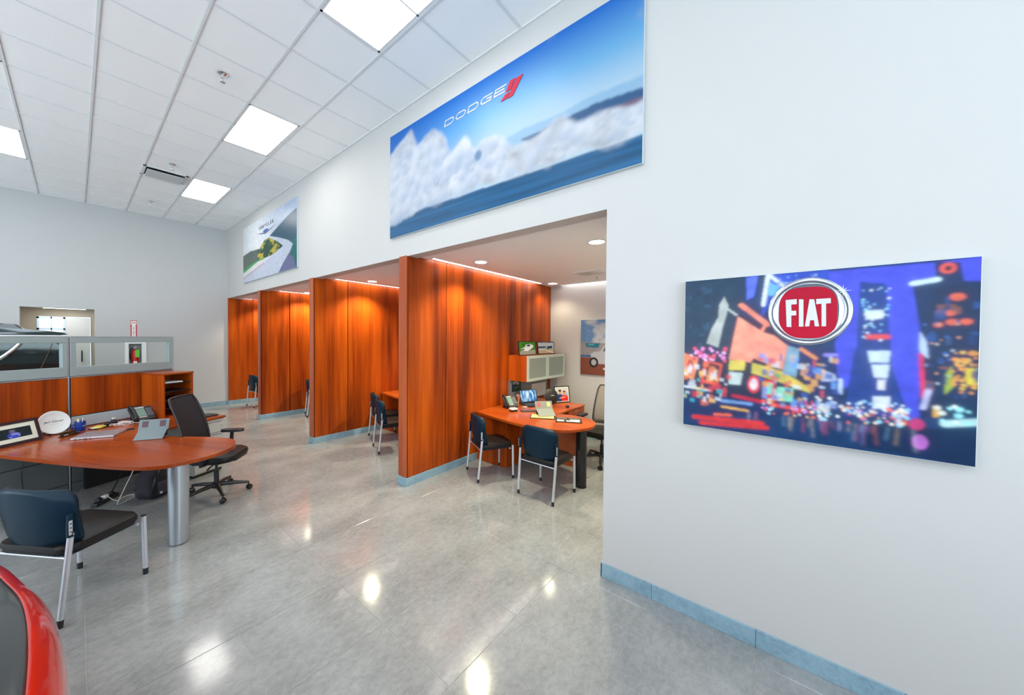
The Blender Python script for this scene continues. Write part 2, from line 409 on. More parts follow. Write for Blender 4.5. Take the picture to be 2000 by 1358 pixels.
# ---- wood clad partitions between the offices
def partition(name, label, y0, y1, seams, xe=3.505, hg=.005):
    t = bpy.data.objects.new(name, None); COL.objects.link(t); struct(t, label)
    top = OCEIL + .02
    zb = .105
    G().box((.02, y0+.02, .0), (xe, y1-.02, top)).build('core', M['black'], t)
    xs = [.012] + seams + [xe]
    for a, b in zip(xs, xs[1:]):
        zt = SOF if a < .1 else top+.18
        if a < .1:   # the first sheet is notched under the lintel
            G().box((a+hg, y0, zb), (WT, y0+.02, SOF-.003)).box((WT, y0, zb), (b-hg, y0+.02, OCEIL+.19)).build('panel', M['wood'], t)
        else:
            G().box((a+hg, y0, zb), (b-hg, y0+.02, OCEIL+.19)).build('panel', M['wood'], t)
    for a, b in zip(xs, xs[1:]):
        G().box((a+hg, y1-.02, zb), (b-hg, y1, OCEIL-.002)).build('panel', M['wood'], t)
    G().box((-.012, y0+.012, zb), (.010, y1, SOF+.008), .002, seg=1).build('end_panel', M['wood_edge'], t, label='reddish cherry wood end panel')
    G().box((-.02, y0-.010, 0), (xe, y0, zb-.002), .002, seg=1).build('baseboard', M['base_stone'], t, label='blue grey stone skirting')
    G().box((-.02, y0, 0), (.0, y1+.01, zb-.002), .002, seg=1).build('baseboard', M['base_stone'], t, label='blue grey stone skirting')
    return t
partition('wall_partition_1', 'cherry wood partition nearest the camera', 3.46, 3.62, [.652, 2.06])
partition('wall_partition_2', 'second cherry wood partition along the white wall', 6.02, 6.17, [.618, 2.0], hg=.008)
partition('wall_partition_3', 'third cherry wood partition along the white wall', 8.62, 8.77, [.596, 2.0], hg=.010)
t = bpy.data.objects.new('wall_partition_4', None); COL.objects.link(t); struct(t, 'cherry wood cladding on the end wall of the farthest office')
for a, b in ((.003, .58), (.586, 2.0), (2.006, 3.5)): G().box((a, YF-.04, .105), (b, YF, OCEIL+.15 if a > .5 else SOF-.003)).build('panel', M['wood'], t)
G().box((.0, YF-.052, 0), (3.5, YF, .103), .002, seg=1).build('baseboard', M['base_stone'], t)

# ---- showroom ceiling: slab, grid, tiles
CA = .674
cg = struct(G().box((-9.2, -6.2, CEIL+.08), (0.2, YF+.1, CEIL+.2)).build('ceiling', M['ceil_grid']), 'white suspended tile ceiling')
CY0 = 3.035
colx = [0.0, -CA] + [-CA-.61*k for k in range(1, 14)]
rowy = [CY0+.61*j for j in range(-15, 14)]
gr = G()
for x in colx[1:]: gr.box((x-.010, -6, CEIL-.004), (x+.010, YF, CEIL+.03))
gr.box((-.022, -6, CEIL-.004), (0, YF, CEIL+.02))
gr.build('main_rail', M['ceil_grid'], cg)
gr = G()
for y in rowy: gr.box((-9, y-.008, CEIL-.001), (0, y+.008, CEIL+.02))
gr.box((-9, YF-.022, CEIL-.004), (0, YF, CEIL+.02))
gr.build('cross_rail', M['ceil_grid'], cg)
LIGHTS = []      # cells (col, row) covered by a 2-cell light
for ci in (1, 5, 9):
    for j in (-12, -7, -2, 3, 8):
        if not (ci == 1 and j < -2): LIGHTS.append((ci, j))
lit = {(c, j+k) for c, j in LIGHTS for k in (0, 1)}
VENT = (2, 8)
tm = G().box((-.296, -.297, 0), (.296, .297, .014), .004, seg=1).bm
tme = bpy.data.meshes.new('ceiling_tile'); tm.to_mesh(tme); tm.free(); tme.materials.append(M['ceil_tile'])
rest = G(); cand = []
for c in range(len(colx)-1):
    for j in range(-15, 14):
        if (c, j) in lit: continue
        x = (colx[c]+colx[c+1])/2; y = CY0+.61*(j+.5); wx = (colx[c]-colx[c+1]-.018)/.592
        ly = 1.0
        if y + .3 > YF: y2 = YF; y1 = CY0+.61*j; y = (y1+y2)/2; ly = (y2-y1-.016)/.594
        if ly < .05: continue
        cand.append((in_view(x, y, CEIL, .1), x, y, wx, ly))
for v, x, y, wx, ly in cand:
    if v and y > .9:
        o = bpy.data.objects.new('ceiling_tile', tme); COL.objects.link(o); o.location = (x, y, CEIL+.004); o.scale = (wx, ly, 1); o.parent = cg
    else:
        rest.box((x-.296*wx, y-.297*ly, CEIL+.004), (x+.296*wx, y+.297*ly, CEIL+.016))
ro = rest.build('ceiling_tile_field', M['ceil_tile'], cg); ro['kind'] = 'stuff'

# ---- ceiling lights
names = {(1,-2): 'bright ceiling light panel above the smoke billboard, cut by the photo top', (1,3): 'bright ceiling light panel midway along the white wall, nearest whole one',
         (1,8): 'small bright ceiling light panel beside the air vent, farthest along the white wall', (5,8): 'bright ceiling light panel over the grey divider, cut by the left photo edge',
         (5,3): 'sliver of a ceiling light panel at the left photo edge'}
for (c, j) in LIGHTS:
    lab = names.get((c, j), 'ceiling light panel farther out over the showroom, outside the photo')
    xa, xb = colx[c+1], colx[c]; ya = CY0+.61*j; yb = ya+1.22
    t = thing('ceiling_light', lab, 'ceiling light', ((xa+xb)/2, (ya+yb)/2, CEIL), 0, 'showroom ceiling lights')
    hx, hy = (xb-xa)/2-.012, .61-.008
    f = G().box((-hx, -hy, -.001), (-hx+.022, hy, .02)).box((hx-.022, -hy, -.001), (hx, hy, .02)).box((-hx, -hy, -.001), (hx, -hy+.022, .02)).box((-hx, hy-.022, -.001), (hx, hy, .02))
    f.build('frame', M['ceil_grid'], t)
    G().box((-hx+.02, -hy+.02, .004), (hx-.02, hy-.02, .012)).build('diffuser', M['panel_light'], t)

# ---- air vent and sprinklers
t = thing('air_vent', 'grey drop panel air vent in the suspended ceiling', 'air vent', (-1.62, 8.14, CEIL))
G().box((-.28, -.22, -.004), (.28, .22, .002)).build('backing', M['black'], t)
f = G().box((-.29, -.235, -.012), (-.25, .235, .0)).box((.25, -.235, -.012), (.29, .235, 0)).box((-.29, -.235, -.012), (.29, -.205, 0)).box((-.29, .205, -.012), (.29, .235, 0))
f.build('frame', M['ceil_grid'], t)
G().box((-.235, -.17, -.045), (.235, .19, -.03), .004).build('drop_panel', plain('vent_panel', (.52,.54,.55), .5), t)
for x, y, lab in ((-1.609, 4.54, 'chrome sprinkler head in the ceiling, nearest the camera'), (-1.60, 7.56, 'chrome sprinkler head beside the ceiling air vent'), (-1.60, 10.0, 'chrome sprinkler head near the grey end wall')):
    t = thing('sprinkler', lab, 'sprinkler', (x, y, CEIL), 0, 'ceiling sprinklers')
    G().lathe([(.038, 0.004), (.045, -.004), (.03, -.012), (.012, -.014), (.010, -.045)]).build('escutcheon', M['chrome'], t, True)
    G().tube([(-.016, 0, -.04), (-.02, 0, -.06), (-.006, 0, -.082), (.006, 0, -.082), (.02, 0, -.06), (.016, 0, -.04)], .004, 6).build('frame', M['chrome'], t, True)
    G().lathe([(.024, -.088), (.024, -.084)]).build('deflector', M['chrome'], t)

# ---- showroom walls behind and left of the camera with the glazed shop front
w = G().box((-9, -6.2, 0), (0.16, -6, .3)).box((-9, -6.2, 4.2), (.16, -6, CEIL+.1)).box((-1.0, -6.2, .3), (.16, -6, 4.2)).box((-9, -6.2, .3), (-8.6, -6, 4.2))
struct(w.build('wall_back', M['white_wall']), 'shop front wall behind the camera')
w = G().box((-9.2, -6.2, 0), (-9, YF+.2, .3)).box((-9.2, -6.2, 4.2), (-9, YF+.2, CEIL+.1)).box((-9.2, 10.5, .3), (-9, YF+.2, 4.2)).box((-9.2, -6.2, .3), (-9, -3.0, 4.2))
struct(w.build('wall_left', M['white_wall']), 'glazed side wall of the showroom')
wn = bpy.data.objects.new('window_2', None); COL.objects.link(wn); struct(wn, 'shop front glazing')
f = G()
for k in range(6):
    x = -8.6+k*1.52; f.box((x-.03, -6.14, .3), (x+.03, -6.04, 4.2))
f.box((-8.6, -6.14, 2.4), (-1, -6.04, 2.46)); f.build('window_frame', M['alu'], wn)
for k in range(5): G().box((-8.57+k*1.52, -6.10, .3), (-8.57+k*1.52+1.46, -6.09, 4.2)).build('pane', M['glass'], wn)
wn = bpy.data.objects.new('window_3', None); COL.objects.link(wn); struct(wn, 'side glazing')
f = G()
for k in range(10):
    y = -3+k*1.5; f.box((-9.14, y-.03, .3), (-9.04, y+.03, 4.2))
f.build('window_frame', M['alu'], wn)
for k in range(9): G().box((-9.10, -2.97+k*1.5, .3), (-9.09, -2.97+k*1.5+1.44, 4.2)).build('pane', M['glass'], wn)

# ---- recessed downlights and vent in the offices
def spot(x, y, lab, e=DOWN):
    t = thing('downlight', lab, 'downlight', (x, y, OCEIL), 0, 'recessed office downlights')
    ring = G()
    prof = [(.098, 0.0), (.10, -.006), (.082, -.007), (.078, 0.006)]
    ring.lathe(prof, n=28).build('trim_ring', M['ceil_grid'], t, True)
    G().lathe([(.077, -.0075), (.077, -.0065)], n=28).build('lens', M['lamp'], t)
    l = bpy.data.lights.new('downlight_lamp', 'SPOT'); l.energy = e; l.color = (1.0, .90, .62); l.spot_size = math.radians(130); l.spot_blend = .6; l.shadow_soft_size = .06
    o = bpy.data.objects.new('downlight_lamp', l); COL.objects.link(o); o.parent = t; o.location = (0, 0, -.02)
offs = ['nearest office', 'second office', 'third office', 'farthest office']
for k, y in enumerate((3.03, 5.62, 8.28, 10.72)):
    spot(.87, y, 'round recessed downlight by the wood panel at the mouth of the %s' % offs[k])
spot(.88, 1.46, 'round recessed downlight cut by the white wall edge, nearest the camera')
spot(3.1, 3.2, 'round recessed downlight at the back corner of the nearest office', DOWN*.18)
for k, y in ((1, 4.3), (2, 6.9), (3, 9.4)): spot(2.2, y, 'round recessed downlight deep inside the %s, hidden from view' % offs[k], DOWN*2.2)
spot(2.4, 1.6, 'round recessed downlight of the nearest office hidden behind the white wall', DOWN*1.2)
t = thing('ceiling_grille', 'square grey air grille in the office ceiling', 'air vent', (2.5, 2.24, OCEIL))
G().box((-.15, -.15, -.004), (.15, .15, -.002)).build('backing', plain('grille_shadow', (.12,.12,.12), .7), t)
for k in range(7): G().box((-.15, -.15+k*.045, -.012), (.15, -.13+k*.045, -.004)).build('slat', M['ceil_grid'], t)
f = G().box((-.18, -.18, -.012), (-.15, .18, 0)).box((.15, -.18, -.012), (.18, .18, 0)).box((-.15, -.18, -.012), (.15, -.15, 0)).box((-.15, .15, -.012), (.15, .18, 0))
f.build('frame', M['ceil_grid'], t)
t = thing('sprinkler', 'sprinkler head beside the square office air grille', 'sprinkler', (2.95, 2.28, OCEIL), 0, 'ceiling sprinklers')
G().lathe([(.035, 0.0), (.03, -.012), (.010, -.014), (.008, -.05), (.02, -.052), (.02, -.056)], n=14).build('body', M['chrome'], t, True)
# ------------------------------------------------------------------ flat prints (painted as colours on fine grids)
class Art:
    def __init__(s, h, w, col):
        s.h, s.w = h, w; s.a = np.ones((h, w, 3)) * np.array(srgb(col)) 
        s.V, s.U = np.meshgrid((np.arange(h)+.5)/h, (np.arange(w)+.5)/w, indexing='ij')
    def mask(s, kind, pts, wd=0):
        U, V = s.U, s.V
        if kind == 'p':
            ins = np.zeros(U.shape, bool); n = len(pts)
            for i in range(n):
                (x1, y1), (x2, y2) = pts[i-1], pts[i]
                if y1 == y2: continue
                c = ((V >= min(y1, y2)) & (V < max(y1, y2))) & (U < (x2-x1)*(V-y1)/(y2-y1)+x1)
                ins ^= c
            return ins.astype(float)
        if kind == 'e':
            (cx, cy), (ax, ay), (bx, by) = pts; rx = max(abs(ax-cx), 1e-4); ry = max(abs(by-cy), 1e-4)
            return ((((U-cx)/rx)**2 + ((V-cy)/ry)**2) < 1).astype(float)
        if kind == 'l':
            (x1, y1), (x2, y2) = pts; dx, dy = x2-x1, y2-y1; L = dx*dx+dy*dy
            t = np.clip(((U-x1)*dx+(V-y1)*dy)/L, 0, 1)
            return (np.hypot(U-x1-t*dx, V-y1-t*dy) < wd/2).astype(float)
    def put(s, m, col):
        m = m[..., None]; s.a = s.a*(1-m) + np.array(srgb(col))*m
    def draw(s, kind, col, pts, wd=0, soft=0, k=1.0):
        m = s.mask(kind, pts, wd)
        if soft: m = blur(m, soft)
        s.put(m*k, col)
def blur(a, sg):
    r = max(1, int(sg*2.5)); k = np.exp(-.5*(np.arange(-r, r+1)/sg)**2); k /= k.sum()
    for ax in (0, 1):
        pad = [(0,0)]*a.ndim; pad[ax] = (r, r); p = np.pad(a, pad, mode='edge'); o = 0
        for i in range(2*r+1):
            sl = [slice(None)]*a.ndim; sl[ax] = slice(i, i+a.shape[ax]); o = o + k[i]*p[tuple(sl)]
        a = o
    return a
def fbm(h, w, sy, sx, octs=4):
    out = np.zeros((h, w)); amp = 1; tot = 0
    for o in range(octs):
        gy, gx = max(2, int(sy*2**o))+2, max(2, int(sx*2**o))+2
        r = RNG.rand(gy, gx); y = np.linspace(0, gy-2, h); x = np.linspace(0, gx-2, w)
        yi, xi = y.astype(int), x.astype(int); fy = (y-yi)[:, None]; fx = (x-xi)[None]
        fy = fy*fy*(3-2*fy); fx = fx*fx*(3-2*fx)
        v = (r[yi][:, xi]*(1-fx)+r[yi][:, xi+1]*fx)*(1-fy) + (r[yi+1][:, xi]*(1-fx)+r[yi+1][:, xi+1]*fx)*fy
        out += v*amp; tot += amp; amp *= .5
    return out/tot

FIAT_ART=[
('p',(75,80,215),[(0.58,0.012),(0.891,0.011),(1.0,0.001),(1.002,0.125),(0.958,0.111),(0.949,0.025),(0.891,0.023),(0.888,0.098),(0.831,0.113),(0.852,0.333),(0.859,0.786),(0.832,0.812),(0.783,0.631),(0.757,0.109),(0.682,0.082),(0.677,0.458),(0.654,0.656),(0.611,0.699),(0.608,0.404),(0.653,0.255),(0.582,0.108)]),
('p',(26,52,76),[(-0.013,-0.014),(0.388,0.0),(0.282,0.13),(0.249,0.257),(0.209,0.543),(-0.007,0.509)]),
('p',(45,75,190),[(0.362,0.002),(0.58,0.003),(0.582,0.117),(0.428,0.143),(0.339,0.261)]),
('p',(95,115,235),[(0.277,0.006),(0.325,0.002),(0.31,0.132),(0.281,0.151)]),
('l',(235,240,255),[(0.365,0.004),(0.348,0.188)],0.018),
('l',(235,240,255),[(0.37,0.005),(0.421,0.076)],0.016),
('p',(120,190,235),[(0.369,0.049),(0.415,0.08),(0.39,0.14),(0.363,0.127)]),
('p',(195,198,192),[(0.184,0.122),(0.203,0.178),(0.197,0.233),(0.18,0.322),(0.162,0.456),(0.107,0.429),(0.13,0.332),(0.16,0.254),(0.162,0.176)]),
('l',(190,195,190),[(0.197,0.2),(0.239,0.244)],0.012),
('p',(30,35,60),[(0.248,0.236),(0.366,0.324),(0.431,0.407),(0.471,0.567),(0.538,0.699),(0.373,0.805),(0.159,0.772),(-0.004,0.699),(-0.007,0.509),(0.209,0.532)]),
('l',(250,150,118),[(0.259,0.182),(0.366,0.309)],0.026),
('l',(250,150,118),[(0.36,0.309),(0.34,0.36)],0.014),
('p',(250,166,136),[(0.245,0.252),(0.35,0.356),(0.393,0.376),(0.445,0.437),(0.428,0.585),(0.315,0.52),(0.301,0.548),(0.209,0.532)]),
('p',(250,150,90),[(-0.007,0.497),(0.072,0.528),(0.05,0.681),(-0.005,0.663)]),
('e',(190,100,60),[(0.032,0.595),(0.049,0.594),(0.033,0.648)]),
('p',(240,90,60),[(0.102,0.541),(0.183,0.565),(0.164,0.712),(0.081,0.695)]),
('p',(60,38,45),[(0.115,0.56),(0.171,0.577),(0.156,0.688),(0.096,0.676)]),
('e',(235,135,75),[(0.137,0.632),(0.158,0.63),(0.138,0.683)]),
('p',(225,205,85),[(0.212,0.537),(0.28,0.538),(0.278,0.598),(0.21,0.603)]),
('p',(200,212,208),[(0.21,0.612),(0.271,0.617),(0.261,0.694),(0.21,0.695)]),
('e',(235,60,65),[(0.316,0.683),(0.341,0.68),(0.316,0.739)]),
('e',(240,220,225),[(0.316,0.683),(0.332,0.681),(0.316,0.72)]),
('p',(222,205,85),[(0.308,0.547),(0.434,0.595),(0.544,0.698),(0.539,0.716),(0.429,0.664),(0.306,0.614)]),
('p',(70,190,110),[(0.369,0.591),(0.428,0.616),(0.422,0.643),(0.37,0.622)]),
('p',(240,60,50),[(0.359,0.649),(0.402,0.655),(0.398,0.759),(0.351,0.755)]),
('p',(140,222,205),[(0.369,0.666),(0.392,0.668),(0.388,0.74),(0.365,0.738)]),
('p',(150,220,190),[(0.407,0.688),(0.468,0.69),(0.466,0.774),(0.403,0.774)]),
('p',(140,180,200),[(0.445,0.437),(0.487,0.456),(0.478,0.627),(0.428,0.591)]),
('p',(30,45,95),[(0.487,0.446),(0.608,0.442),(0.616,0.594),(0.635,0.63),(0.64,0.78),(0.539,0.738),(0.496,0.604)]),
('l',(235,150,90),[(0.493,0.455),(0.544,0.507)],0.018),
('p',(205,150,110),[(0.495,0.535),(0.525,0.558),(0.514,0.623),(0.493,0.61)]),
('p',(190,200,225),[(0.565,0.569),(0.61,0.594),(0.616,0.632),(0.566,0.638)]),
('l',(150,140,230),[(0.578,0.486),(0.609,0.485)],0.02),
('l',(200,215,245),[(0.627,0.622),(0.628,0.696)],0.016),
('l',(200,30,50),[(0.233,0.767),(0.359,0.791)],0.022),
('l',(120,160,210),[(0.182,0.807),(0.305,0.81)],0.02),
('l',(225,235,235),[(0.004,0.733),(0.128,0.747)],0.014),
('p',(18,40,78),[(0.886,0.011),(0.948,0.02),(0.958,0.113),(1.002,0.118),(1.011,0.757),(0.859,0.786),(0.867,0.434),(0.831,0.118),(0.893,0.103)]),
('e',(245,95,60),[(0.92,0.045),(0.941,0.048),(0.92,0.071)]),
('e',(40,25,45),[(0.92,0.045),(0.929,0.046),(0.92,0.058)]),
('l',(215,235,245),[(0.833,0.11),(0.893,0.097)],0.024),
('e',(240,110,70),[(0.945,0.187),(0.965,0.189),(0.946,0.205)]),
('e',(240,110,70),[(0.903,0.262),(0.914,0.262),(0.903,0.277)]),
('e',(240,110,70),[(0.928,0.263),(0.944,0.264),(0.928,0.278)]),
('e',(240,110,70),[(0.9,0.321),(0.913,0.321),(0.9,0.334)]),
('e',(240,110,70),[(0.933,0.309),(0.949,0.309),(0.933,0.324)]),
('e',(240,110,70),[(0.967,0.308),(0.983,0.309),(0.968,0.323)]),
('p',(238,218,55),[(0.969,0.533),(1.003,0.528),(1.004,0.608),(0.972,0.61)]),
('p',(165,185,60),[(0.936,0.522),(0.944,0.62),(0.921,0.665),(0.921,0.565)]),
('p',(28,58,140),[(0.682,0.077),(0.7,0.098),(0.749,0.095),(0.763,0.215),(0.777,0.526),(0.812,0.698),(0.832,0.791),(0.64,0.827),(0.667,0.478),(0.677,0.44)]),
('p',(225,235,240),[(0.697,0.24),(0.753,0.24),(0.751,0.285),(0.7,0.29)]),
('l',(240,75,60),[(0.709,0.382),(0.762,0.382)],0.026),
('p',(205,220,235),[(0.708,0.459),(0.776,0.453),(0.771,0.517),(0.716,0.52)]),
('p',(215,225,240),[(0.721,0.53),(0.774,0.528),(0.768,0.599),(0.73,0.601)]),
('p',(230,225,230),[(0.74,0.61),(0.764,0.607),(0.762,0.665),(0.741,0.663)]),
('p',(220,228,240),[(0.727,0.701),(0.777,0.694),(0.776,0.758),(0.728,0.767)]),
('p',(190,205,232),[(0.852,0.35),(0.871,0.401),(0.878,0.494),(0.854,0.461)]),
('l',(235,50,90),[(0.857,0.469),(0.867,0.69)],0.012),
('l',(200,200,235),[(0.881,0.641),(0.867,0.741)],0.018),
('p',(235,180,60),[(0.891,0.724),(0.91,0.722),(0.911,0.776),(0.893,0.783)]),
('p',(22,58,105),[(-0.002,0.937),(0.438,0.866),(0.767,0.821),(1.011,0.757),(1.015,1.003),(0.0,1.057)]),
('p',(15,38,75),[(0.708,0.841),(0.832,0.808),(0.886,0.84),(1.012,0.812),(1.015,1.003),(0.7,0.982)]),
('l',(225,55,45),[(0.057,0.938),(0.348,0.925)],0.03),
('l',(225,55,45),[(0.09,0.972),(0.368,0.947)],0.026),
('l',(250,110,70),[(0.153,0.903),(0.22,0.896)],0.018),
('l',(190,225,222),[(0.926,0.808),(1.008,0.783)],0.034),
('e',(190,110,195),[(0.861,0.914),(0.882,0.908),(0.861,0.952)]),
('e',(205,60,120),[(0.851,0.826),(0.872,0.821),(0.852,0.856)]),
('l',(235,180,90),[(0.183,0.846),(0.292,0.855)],0.015),
('l',(235,70,60),[(0.386,0.797),(0.511,0.817)],0.022),
]

def art_city():
    A = Art(330, 400, (22, 48, 95))
    for t in FIAT_ART: A.draw(t[0], t[1], t[2], t[3] if len(t) > 3 else 0, soft=.8)
    # lit windows and street bokeh
    def dots(n, u0, u1, v0, v1, cols, r0, r1):
        for _ in range(n):
            u = RNG.uniform(u0, u1); v = RNG.uniform(v0, v1); r = RNG.uniform(r0, r1)
            A.draw('e', cols[RNG.randint(len(cols))], [(u, v), (u+r, v), (u, v+r*1.15)], soft=.5)
    C1 = [(240,245,250), (250,240,220), (245,120,90), (250,90,80), (160,220,245), (250,210,120), (225,160,235)]
    dots(120, .34, .83, .76, .86, C1, .004, .009)
    dots(60, .55, .83, .73, .82, C1[:2]+[(160,215,250)], .004, .008)
    dots(34, .03, .20, .46, .55, [(255,150,220), (250,200,240), (240,90,120)], .006, .011)
    dots(40, .69, .77, .12, .40, [(150,215,240), (120,180,235), (225,235,245)], .003, .006)
    dots(22, .86, .96, .28, .62, [(200,210,220), (230,160,110), (70,110,190)], .003, .006)
    dots(46, .94, .995, .45, .66, [(240,160,70), (235,190,80)], .004, .008)
    dots(26, .38, .55, .02, .07, [(120,160,240), (180,200,250)], .003, .006)
    dots(10, .86, .99, .70, .82, [(170,240,245), (240,245,235), (150,230,160)], .006, .012)
    for (u0, u1, v0, v1, n, cols) in ((.0, .22, .56, .84, 60, [(240,120,70),(60,190,200),(250,210,120),(230,60,70),(235,235,240)]), (.34, .62, .50, .80, 70, [(120,170,235),(240,180,90),(230,80,90),(225,235,245),(60,90,180)]),
                                      (.88, 1.0, .20, .70, 26, [(40,80,150),(30,60,120),(60,90,140),(150,90,70)]), (.0, .12, .05, .45, 20, [(35,70,100),(45,85,120),(20,40,60)])):
        for _ in range(n):
            u = RNG.uniform(u0, u1); v = RNG.uniform(v0, v1); w_ = RNG.uniform(.004, .016); h_ = RNG.uniform(.006, .022)
            A.draw('p', cols[RNG.randint(len(cols))], [(u-w_, v-h_), (u+w_, v-h_+.3*w_), (u+w_, v+h_+.3*w_), (u-w_, v+h_)], soft=.9, k=.75)
    for _ in range(26):
        u = RNG.uniform(.30, .85); A.draw('l', C1[RNG.randint(len(C1))], [(u, .86), (u+RNG.uniform(-.01, .01), RNG.uniform(.89, .97))], .006, soft=2.0, k=.35)
    tex = fbm(A.h, A.w, 26, 30, 3)[..., None]; A.a = A.a*(.72+.56*tex)
    lum = np.clip(A.a-.35, 0, 1); A.a = blur(A.a, 1.4) + .30*blur(lum, 5) + .12*blur(lum, 14)
    A.a = A.a*.93 + np.array(srgb((30, 62, 92)))*.35
    return np.clip(A.a, 0, 1)
def art_smoke():
    H_, W_ = 170, 400; A = Art(H_, W_, (30, 120, 220)); V, U = A.V, A.U
    top = np.array(srgb((22, 116, 220))); mid = np.array(srgb((120, 190, 240))); low = np.array(srgb((206, 230, 246)))
    t = np.clip(V/.56, 0, 1)[..., None]; d = np.clip(1-U*1.9, 0, 1)[..., None]
    A.a = np.where(t < .5, top*(1-2*t)+mid*2*t, mid*(2-2*t)+low*(2*t-1)); A.a = A.a*(1-.75*d)+top*.75*d
    A.draw('p', (146, 194, 232), [(.55,.54),(.667,.513),(.785,.526),(.862,.503),(.931,.512),(1.02,.52),(1.02,.668),(.55,.6)], soft=1.2, k=.75)
    A.draw('p', (62, 104, 150), [(.655,.583),(.729,.58),(.817,.568),(.886,.56),(1.02,.591),(1.02,.66),(.729,.67)], soft=.9)
    A.draw('p', (150, 110, 130), [(.9,.625),(1.02,.635),(1.02,.69),(.9,.67)], soft=1.2, k=.7)
    A.draw('p', (38, 104, 152), [(-.1,.79),(.22,.814),(.602,.83),(1.1,.844),(1.1,1.1),(-.1,1.1)], soft=.8)
    st = fbm(H_, W_, 42, 3, 3)
    road = A.mask('p', [(-.1,.815),(1.1,.845),(1.1,1.1),(-.1,1.1)])[..., None]
    A.a = A.a*(1-road) + A.a*road*(.55+.9*st[..., None])
    sm = A.mask('p', [(-.03,.202),(.071,.115),(.141,.024),(.18,.238),(.268,.139),(.336,.291),(.364,.448),(.433,.332),(.475,.535),(.498,.43),(.558,.468),(.615,.569),(.699,.602),(.752,.565),(.796,.548),(.827,.623),(.909,.615),(.975,.668),(1.02,.66),(1.02,.815),(.911,.84),(.839,.825),(.73,.82),(.602,.82),(.41,.81),(.22,.81),(.049,.876),(-.03,.864)])
    fb = fbm(H_, W_, 7, 14, 5)
    sm = blur(sm, 4.5); sm = np.clip((sm + (fb-.5)*1.0 - .26)*1.7, 0, 1); sm = blur(sm, 1.0)
    sh = fbm(H_, W_, 6, 13, 4); sh2 = fbm(H_, W_, 14, 32, 3); shade = np.clip(.88+.75*(sh-.5)+.35*(sh2-.5), .58, 1.0)[..., None]
    tint = np.array(srgb((236, 240, 250)))*shade
    cool = np.clip(1-U*2.2, 0, 1)[..., None]*np.clip(1.4-shade*1.35, 0, .6)
    tint = tint*(1-cool)+np.array(srgb((120, 175, 225)))*cool
    A.a = A.a*(1-sm[..., None]) + tint*sm[..., None]
    # billows: soft round puffs lit from above
    lit_c = np.array(srgb((250, 251, 255))); dark_c = np.array(srgb((150, 176, 212)))
    for _ in range(520):
        u = RNG.uniform(-.02, 1.02); v = RNG.uniform(0, .86); r = RNG.uniform(.012, .05)*(1.15-.45*u)
        iy, ix = int(np.clip(v*H_, 0, H_-1)), int(np.clip(u*W_, 0, W_-1))
        if sm[iy, ix] < .72: continue
        px_, py_ = int(r*W_)+2, int(r*W_)+2
        y0, y1, x0, x1 = max(0, iy-py_), min(H_, iy+py_), max(0, ix-px_), min(W_, ix+px_)
        if y1-y0 < 2 or x1-x0 < 2: continue
        yy, xx = np.mgrid[y0:y1, x0:x1]; d = np.hypot(xx-ix, yy-iy)/(r*W_)
        m = np.clip(1.15-d*1.15, 0, 1)**.9*.62; sh_ = np.clip(.5+.55*((yy-iy)+.35*(xx-ix))/(r*W_), 0, 1)[..., None]
        m = m*np.clip(sm[y0:y1, x0:x1]*1.3-.2, 0, 1)
        c_ = lit_c*(1-sh_)+dark_c*sh_
        A.a[y0:y1, x0:x1] = A.a[y0:y1, x0:x1]*(1-m[..., None])+c_*m[..., None]
    A.a = blur(A.a, .6)
    A.draw('e', (95, 140, 185), [(.49,.56),(.505,.56),(.49,.60)], soft=1.5, k=.8)
    return np.clip(A.a, 0, 1)
def art_road():
    H_, W_ = 150, 240; A = Art(H_, W_, (226, 231, 236)); V, U = A.V, A.U
    b = np.clip(U*1.3-.25-V*.5, 0, 1)[..., None]; A.a = A.a*(1-b*.8)+np.array(srgb((150,175,215)))*b*.8
    A.draw('p', (45, 88, 112), [(.557,.365),(.652,.315),(.874,.198),(1.05,.14),(1.05,1.05),(.676,1.05),(.9,.7),(.929,.639),(.861,.556),(.703,.455)], soft=1)
    n = fbm(H_, W_, 18, 24, 4)
    hill = A.mask('p', [(-.05,.51),(.156,.473),(.367,.5),(.457,.398),(.543,.385),(.703,.512),(.79,.616),(.624,.682),(.335,.693),(-.05,.84)])
    A.put(blur(hill, .7), (72, 104, 66))
    A.put(blur(hill*(n > .55), .8), (36, 74, 60)); A.put(blur(hill*(n < .40)*(U > .3), .8), (196, 172, 60)); A.put(blur(hill*(U < .33), 2)*.6, (110, 116, 118))
    A.draw('p', (60, 170, 80), [(-.05,.80),(.2,.70),(.45,.67),(.45,.70),(.25,.74),(-.05,.86)], soft=1)
    A.draw('p', (30, 120, 105), [(.86,.60),(1.0,.56),(1.05,.98),(.90,.82)], soft=2, k=.7)
    A.draw('p', (202, 208, 226), [(.557,.378),(.703,.45),(.873,.565),(.94,.644),(.895,.746),(.801,.858),(.676,1.05),(-.05,1.05),(-.05,.90),(.485,.743),(.753,.648),(.792,.612),(.703,.508)], soft=.7)
    A.draw('l', (214, 160, 175), [(-.02,.93),(.45,.765)], .02, soft=.6)
    A.draw('p', (228, 226, 226), [(-.05,.84),(.335,.70),(.542,.701),(.456,.746),(-.05,.89)], soft=.7)
    A.draw('p', (120, 118, 160), [(.70,1.05),(.801,.875),(.872,.76),(.95,.84),(.999,1.05)], soft=1.5, k=.8)
    A.a *= (.86+.28*fbm(H_, W_, 30, 40, 3))[..., None]*.97+.03
    return np.clip(A.a, 0, 1)
